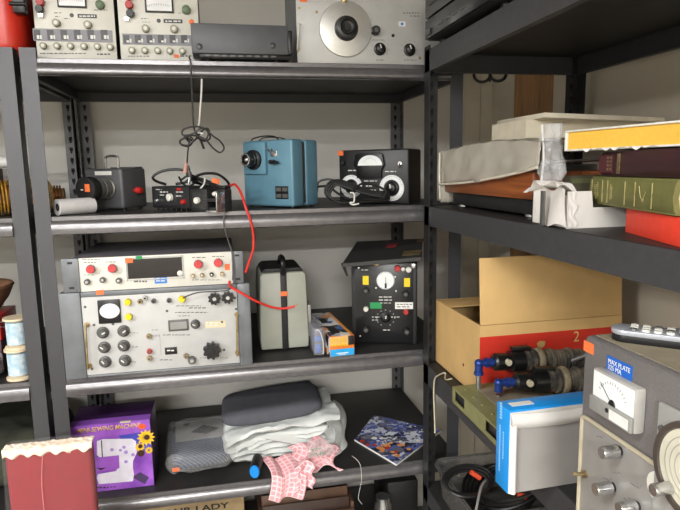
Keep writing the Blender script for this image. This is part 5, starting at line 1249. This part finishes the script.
# large grey voltmeter
xv = -.20
pt = hx((583,334), xv)
t = rthing('power_meter', 'large grey instrument with meter, round dial and silver knobs in the right foreground', 'test instrument', xv, pt.y, ZB3+.008, .262)
H = t.uw(583, 334)[1]; w = .262
b = MB(); b.box(0, w, 0, .26, 0, H, .010, 3); t.part('case', b, VMG)
b = MB(); b.box(.012, w-.012, .014, .25, H, H+.001); t.part('dusty_top', b, OLDT)
for x in (.03, w-.03):
    for y in (.06, .22): b = MB(); b.cyl((x, y, -.0078), (x, y, .002), .012, seg=14); t.part('foot', b, RUBBER)
u0, z1 = t.uw(584.4, 340); u1, z0 = t.uw(593.6, 351); b = MB(); b.box(u0, u1, -.0008, 0, z1-.016, z1); t.part('price_sticker', b, ORANGE)
uA, zA = t.uw(607.6, 354.6); uB, zB = t.uw(632.2, 380); uC, zC = t.uw(607.6, 370); 
b = MB(); b.box(uA, uB, -.0008, 0, zC, zA); t.part('tape_label', b, mat('blue embossing tape', (28,100,196), .35), 'blue embossed label')
text_mesh('MAX PLATE\n325 MA', (uB-uA)*.86, (zA-zC)*.68, WHITE, t.e, uA+(uB-uA)*.07, -.0009, zC+(zA-zC)*.14)
uA, zA = t.uw(592, 367, -.018); uB, zB = t.uw(635.5, 386, -.018); _, zC = t.uw(592, 409.5, -.018)
zT = zA; b = MB(); b.box(uA, uB, -.016, 0, zC, zT, .003); t.part('meter_housing', b, mat('pale grey meter bezel', (170,168,162), .35))
zM = zC+(zT-zC)*.36
b = MB(); b.box(uA+.003, uB-.003, -.0166, -.016, zM, zT-.003); t.part('meter_face', b, METERW)
b = MB(); b.box(uA+.001, uB-.001, -.021, -.016, zC+.001, zM, .002); t.part('meter_cover', b, mat('meter cover grey', (150,150,146), .35))
um = (uA+uB)/2
b = MB()
for k in range(13):
    b.M = Matrix.Translation((um, -.0168, zM)) @ Matrix.Rotation(math.radians(-60+k*10), 4, 'Y'); b.box(-.0003, .0003, -.0002, .0001, (zT-zM)*.72, (zT-zM)*.82)
b.M = Matrix.Identity(4); t.part('meter_scale', b, INK)
b = MB(); b.M = Matrix.Translation((um, -.0175, zM+.002)) @ Matrix.Rotation(math.radians(-48), 4, 'Y'); b.box(-.0004, .0004, -.0002, .0002, 0, (zT-zM)*.85); b.M = Matrix.Identity(4); b.lathe((um, -.0166, zM+.001), (0,-1,0), [(.007,0), (.006,.0015), (.0001,.0016)], 16); t.part('meter_needle', b, BLACK)
b = MB(); b.lathe((um-.004, -.021, zM-.008), (0,-1,0), [(.0035,0), (.003,.001), (.0001,.001)], 12); t.part('zero_screw', b, BLACK)
b = MB(); b.box(um+.001, uB-.006, -.0214, -.021, zC+.004, zM-.004); t.part('paper_label', b, WHITE)
# lower plate with cream outline
uF, zF = t.uw(582.5, 414, -.004); uG, zG = t.uw(653, 459)
uR_ = .215; zF2 = zF-.002
b = MB(); b.box(uF+.001, uR_, -.003, 0, .004, zF2, .010, 4); t.part('control_plate', b, VMP)
rr = .010
path = [(uF, -.004, .0), (uF, -.004, zF2*.5), (uF, -.004, zF2-rr), (uF+rr*.3, -.004, zF2-rr*.3), (uF+rr, -.004, zF2), (uF+.06, -.004, zF2), (uR_-.002, -.004, zF2)]
b = MB(); b.tube(path, .0032, 8, sub=3); t.part('plate_edging', b, mat('cream edging', (190,180,156), .4, .2))
for p, rp in (((609,452),8.5),((602.5,488.5),8.5),((661,489),9.5),((626.5,507.5),8.5)):
    u, z = t.uw(*p, -.02); r = t.r(*p, 6.4)
    b = MB(); b.cyl((u, -.003, z), (u, -.010, z), r*.72, seg=20); t.part('knob_collar', b, BLACK)
    b = MB(); b.lathe((u, -.008, z), (0,-1,0), [(r*.98, 0), (r, .002), (r*.96, .022), (r*.86, .024), (.0001, .024)], 28); t.part('knob', b, CHROME, 'turned silver knob')
u, z = t.uw(658, 488, -.004); b = MB(); b.lathe((u, -.003, z), (0,-1,0), [(.020, 0), (.020, .001), (.0001, .001)], 24); t.part('dial_skirt', b, WHITEK)
u, z = t.uw(587.3, 473.8); b = MB(); b.cyl((u, -.003, z), (u, -.007, z), .0055, seg=12); b.cyl((u, -.006, z), (u-.003, -.022, z+.001), .002, .003, seg=8); t.part('toggle_switch', b, BRASS)
# speaker escutcheon at right
us, zs = t.uw(658, 401, -.006); b = MB(); b.box(us, w-.006, -.006, 0, .02, zs, .012, 4); t.part('dial_escutcheon', b, mat('light grey escutcheon', (162,161,157), .4, .2))
uc, zc = us+.078, t.uw(690, 445)[1]
uc, zc = t.uw(691, 474, -.008)
b = MB(); b.lathe((uc, -.006, zc), (0,-1,0), [(.060, 0), (.059, .004), (.052, .004), (.051, 0), (.060, 0)], 48, caps=False); t.part('dial_bezel', b, mat('brown black bezel', (72,64,58), .4))
b = MB(); b.lathe((uc, -.006, zc), (0,-1,0), [(.051, 0), (.051, .001), (.0001, .0015)], 48); t.part('dial_face', b, mat('ivory dial', (208,204,186), .35))
b = MB()
for r_ in (.042, .034, .026):
    b.lathe((uc, -.0074, zc), (0,-1,0), [(r_, 0), (r_, .0004), (r_-.0012, .0004), (r_-.0012, 0), (r_, 0)], 48, caps=False)
t.part('dial_rings', b, mat('pale grey ring print', (168,166,152), .4))
u, z = t.uw(660.8, 428, -.006); b = MB(); b.lathe((u+.002, -.006, z), (0,-1,0), [(.005,0), (.004,.003), (.0001,.003)], 14); t.part('escutcheon_screw', b, GREYK)
b = MB(); b.lathe((us+.030, -.006, .030), (0,-1,0), [(.024,0), (.026,.004), (.026,.014), (.02,.018), (.0001,.018)], 9); t.part('tuning_knob', b, BLACK)
t.marks([(611,620,455,.6),(603,612,478,.7),(597,604,436,.6),(631,637,483,.7),(636,641,486,.6),(624,632,498,.6),(612,620,472,.5)], INK, -.003)
VZ = t.o.z+H+.0012
# remote control
r0 = hz((609,341), VZ); r1 = hz((680,350), VZ)
t = Thing('remote_control', 'silver and black remote control lying on the large grey instrument', 'remote control', o=(r0.x, r0.y, VZ), a=math.atan2(r1.y-r0.y, r1.x-r0.x), w=.2)
print('REMOTE', r0, r1)
def rr_(w0, w1, z0, z1, y0, y1, rad): pass
ln, wd = .17, .044
def rpoly(ins): 
    pts = []
    for cx_, cy_, a0 in ((ln-.02+0, wd-.02, 0), (.02, wd-.02, 90), (.02, .02, 180), (ln-.02, .02, 270)):
        for k in range(7): an = math.radians(a0+k*15); pts.append((cx_+(.02-ins)*math.cos(an), cy_+(.02-ins)*math.sin(an)))
    return pts
b = MB(); b.prism(rpoly(.001), 0, .010, 'xy', .001); t.part('back_shell', b, BLACK)
b = MB(); b.prism(rpoly(0), .010, .018, 'xy', .002); t.part('front_shell', b, mat('silver plastic', (186,190,198), .3, .4))
for i in range(8):
    for j in range(3):
        b = MB(); b.M = Matrix.Translation((.030+i*.0155, .010+j*.012, .018)); b.lathe((0,0,0), (0,0,1), [(.0056,0), (.005,.0026), (.0001,.003)], 12); t.part('button', b, WHITEK if (i+j) % 4 else GREYK)

# ---- fourth shelf of the right unit
ZB4 = B4+.0013
p = hx((436,478), -.11); 
t = Thing('storage_bin', 'smoky clear plastic bin full of coiled cables', 'bin', o=(-.118,-.40,ZB4), a=0, w=.32)
W_, D_, H_ = .34, .30, .105
def ring(z, g, r=.03):
    pts = []
    for cx_, cy_, a0 in ((W_-r, D_-r, 0), (r, D_-r, 90), (r, r, 180), (W_-r, r, 270)):
        for k in range(7): an = math.radians(a0+k*15); pts.append((cx_+(r+g)*math.cos(an), cy_+(r+g)*math.sin(an), z))
    return pts
b = MB(); levels = [(.001, -.012), (H_*.5, -.006), (H_, 0), (H_, .008), (H_-.006, .009)]
rs = [[b.v(q_) for q_ in ring(z_, g_)] for z_, g_ in levels]
for A_, B_ in zip(rs, rs[1:]):
    n = len(A_)
    for k in range(n): b.bm.faces.new((A_[k], A_[(k+1) % n], B_[(k+1) % n], B_[k]))
b.bm.faces.new(rs[0]); o = t.part('bin_shell', b, BIN); o.modifiers.new('thickness', 'SOLIDIFY').thickness = .0015
b = MB(); b.tube(ring(H_, .008), .003, 8, closed=True, smooth=False); t.part('rim', b, mat('smoky rim', (96,94,92), .2, alpha=.75))
ox, oy, oz = -.118, -.40, ZB4
b = MB()
for k in range(5):
    b.tube([(.13+.09*math.cos(a_)+.01*k, .16+.09*math.sin(a_)-.006*k, .02+.012*k+.035*(1+math.sin(a_+.5*k))) for a_ in [j*2*PI/14 for j in range(14)]], .0055, 8, closed=True)
o = b.build('coiled_cable', RUBBER, loc=(ox, oy, oz)); tag(o, 'black cable coiled inside the smoky bin', 'cable')
b = MB(); b.M = Matrix.Translation((.18,.10,.085)); b.cyl((-.012,0,0), (.012,-.01,-.003), .0085, seg=12); b.build('red_tape', mat('orange red tape', (232,84,52), .5), o)
b = MB(); b.tube([(.035,.03,.05), (.05,.025,.02), (.06,.03,.014)], .0075, 10); b.build('red_tape', _M['orange red tape'], o)
b = MB()
for k in range(3):
    yy_ = -.25-.01*k
    b.tube([hy((468+(25-2*k)*math.cos(a_), 480+k*2+(15-k)*math.sin(a_)), yy_-.05*math.sin(a_)) for a_ in [j*2*PI/16 for j in range(16)]], .0042, 8, closed=True)
o2_ = b.build('looped_cable', mat('soft black cable', (36,35,36), .4)); tag(o2_, 'black cable loop standing up above the bin rim with red tape', 'cable')
b = MB(); b.cyl(hy((471,472), -.235), hy((480,478), -.24), .0075, seg=12); b.build('red_tape', _M['orange red tape'], o2_)
cable('grey_plug_lead', [V((-.16,-.42,ZB4+.06)), V((-.13,-.41,ZB4+.117)), V((-.06,-.30,ZB4+.125)), V((.0,-.22,ZB4+.10))], .0035, mat('light grey lead', (170,168,166), .4), 'light grey lead resting across the smoky bin rim')

# ================================================================== ceiling lights
def fixture(x, y, ln, wd, power, lab):
    t = Thing('ceiling_light', lab, 'ceiling light', o=(x, y, 2.46), a=0, w=ln, group='ceiling lights')
    b = MB(); b.box(-ln/2, ln/2, -wd/2, wd/2, .02, .059, .004); t.part('housing', b, WHITE)
    em = _M.get('lit diffuser')
    if em is None:
        em, N_, L_, bs_ = new_mat('lit diffuser'); bs_.inputs['Emission Color'].default_value = (1,.97,.92,1); bs_.inputs['Emission Strength'].default_value = 3
    b = MB(); b.box(-ln/2+.02, ln/2-.02, -wd/2+.02, wd/2-.02, .005, .02, .002); t.part('diffuser', b, em)
    la = D.lights.new('tube_light', 'AREA'); la.shape = 'RECTANGLE'; la.size = ln-.05; la.size_y = wd-.05; la.energy = power; la.color = (1,.995,.985)
    lo = D.objects.new('tube_light', la); COL.objects.link(lo); lo.parent = t.e; lo.location = (0,0,.003)
for (x, y, e_, lab) in ((-1.7,-1.7,14,'ceiling light nearest the shelves'), (-1.3,-4.4,105,'second ceiling light behind the camera'), (-1.9,-6.2,60,'farthest ceiling light near the front wall'), (-3.6,-2.8,85,'ceiling light on the left side of the room')):
    fixture(x, y, 1.2, .3, e_, lab)
wd_ = D.worlds.new('World'); bpy.context.scene.world = wd_; wd_.use_nodes = True
wd_.node_tree.nodes['Background'].inputs[0].default_value = (.9,.95,1,1); wd_.node_tree.nodes['Background'].inputs[1].default_value = .2

# pieces that belong to a part become its children
bpy.context.view_layer.update()
RULES = {'meter_face': ('meter', 'meter_housing'), 'meter_scale': ('meter', 'meter_housing'), 'meter_needle': ('meter_housing', 'meter_face'), 'meter_cover': ('meter_housing',), 'dial_scale': ('dial_plate', 'dial_ring'), 'dial_knob': ('dial_plate',),
    'digit': ('digit_window',), 'crt_screen': ('crt_bezel',), 'counter_digits': ('counter_window',), 'lens_cap': ('lens_barrel',), 'cap_mark': ('lens_barrel',), 'lens_rim': ('lens',), 'name_plate': ('lid',), 'emblem': ('lid',), 'dust_patch': ('lid',),
    'price_sticker': ('lens_barrel',), 'dial_rings': ('dial_face',), 'display_bezel': ('display_window',), 'insert_picture': ('insert_card',), 'wrap_seam': ('plastic_wrap',), 'label_spot': ('paper_label',), 'knob_collar': ('knob',), 'rivets': ('dusty_plate',)}
def basename(o): return o.name.split('.')[0]
def centre(o):
    c_ = V((0,0,0))
    for q_ in o.bound_box: c_ += V(q_)
    return o.matrix_world @ (c_/8)
for th_ in [o for o in COL.objects if o.parent is None and o.type == 'EMPTY']:
    kids = list(th_.children)
    for c_ in kids:
        rule = RULES.get(basename(c_))
        if not rule: continue
        for want in rule:
            cand = [k_ for k_ in kids if basename(k_) == want and k_.parent == th_ and not c_.children]
            if cand:
                best = min(cand, key=lambda k_: (centre(k_)-centre(c_)).length)
                if best is not c_ and basename(best) not in RULES: c_.parent = best; break
                if best is not c_ and basename(best) in RULES and best.parent == th_ and want in ('dial_face', 'meter_face'): c_.parent = best; break

# ================================================================== camera
cd = D.cameras.new('camera'); cam = D.objects.new('camera', cd); COL.objects.link(cam)
cd.sensor_width = 36; cd.lens = F/680*36; cd.clip_start = .02
M3 = Matrix((CR, CU, -CF)).transposed(); cam.matrix_world = Matrix.Translation(CP) @ M3.to_4x4()
sc = bpy.context.scene; sc.camera = cam
sc.view_settings.view_transform = 'Standard'; sc.view_settings.look = 'None'; sc.view_settings.gamma = 1; sc.view_settings.use_curve_mapping = False
sc.view_settings.exposure = 1.2
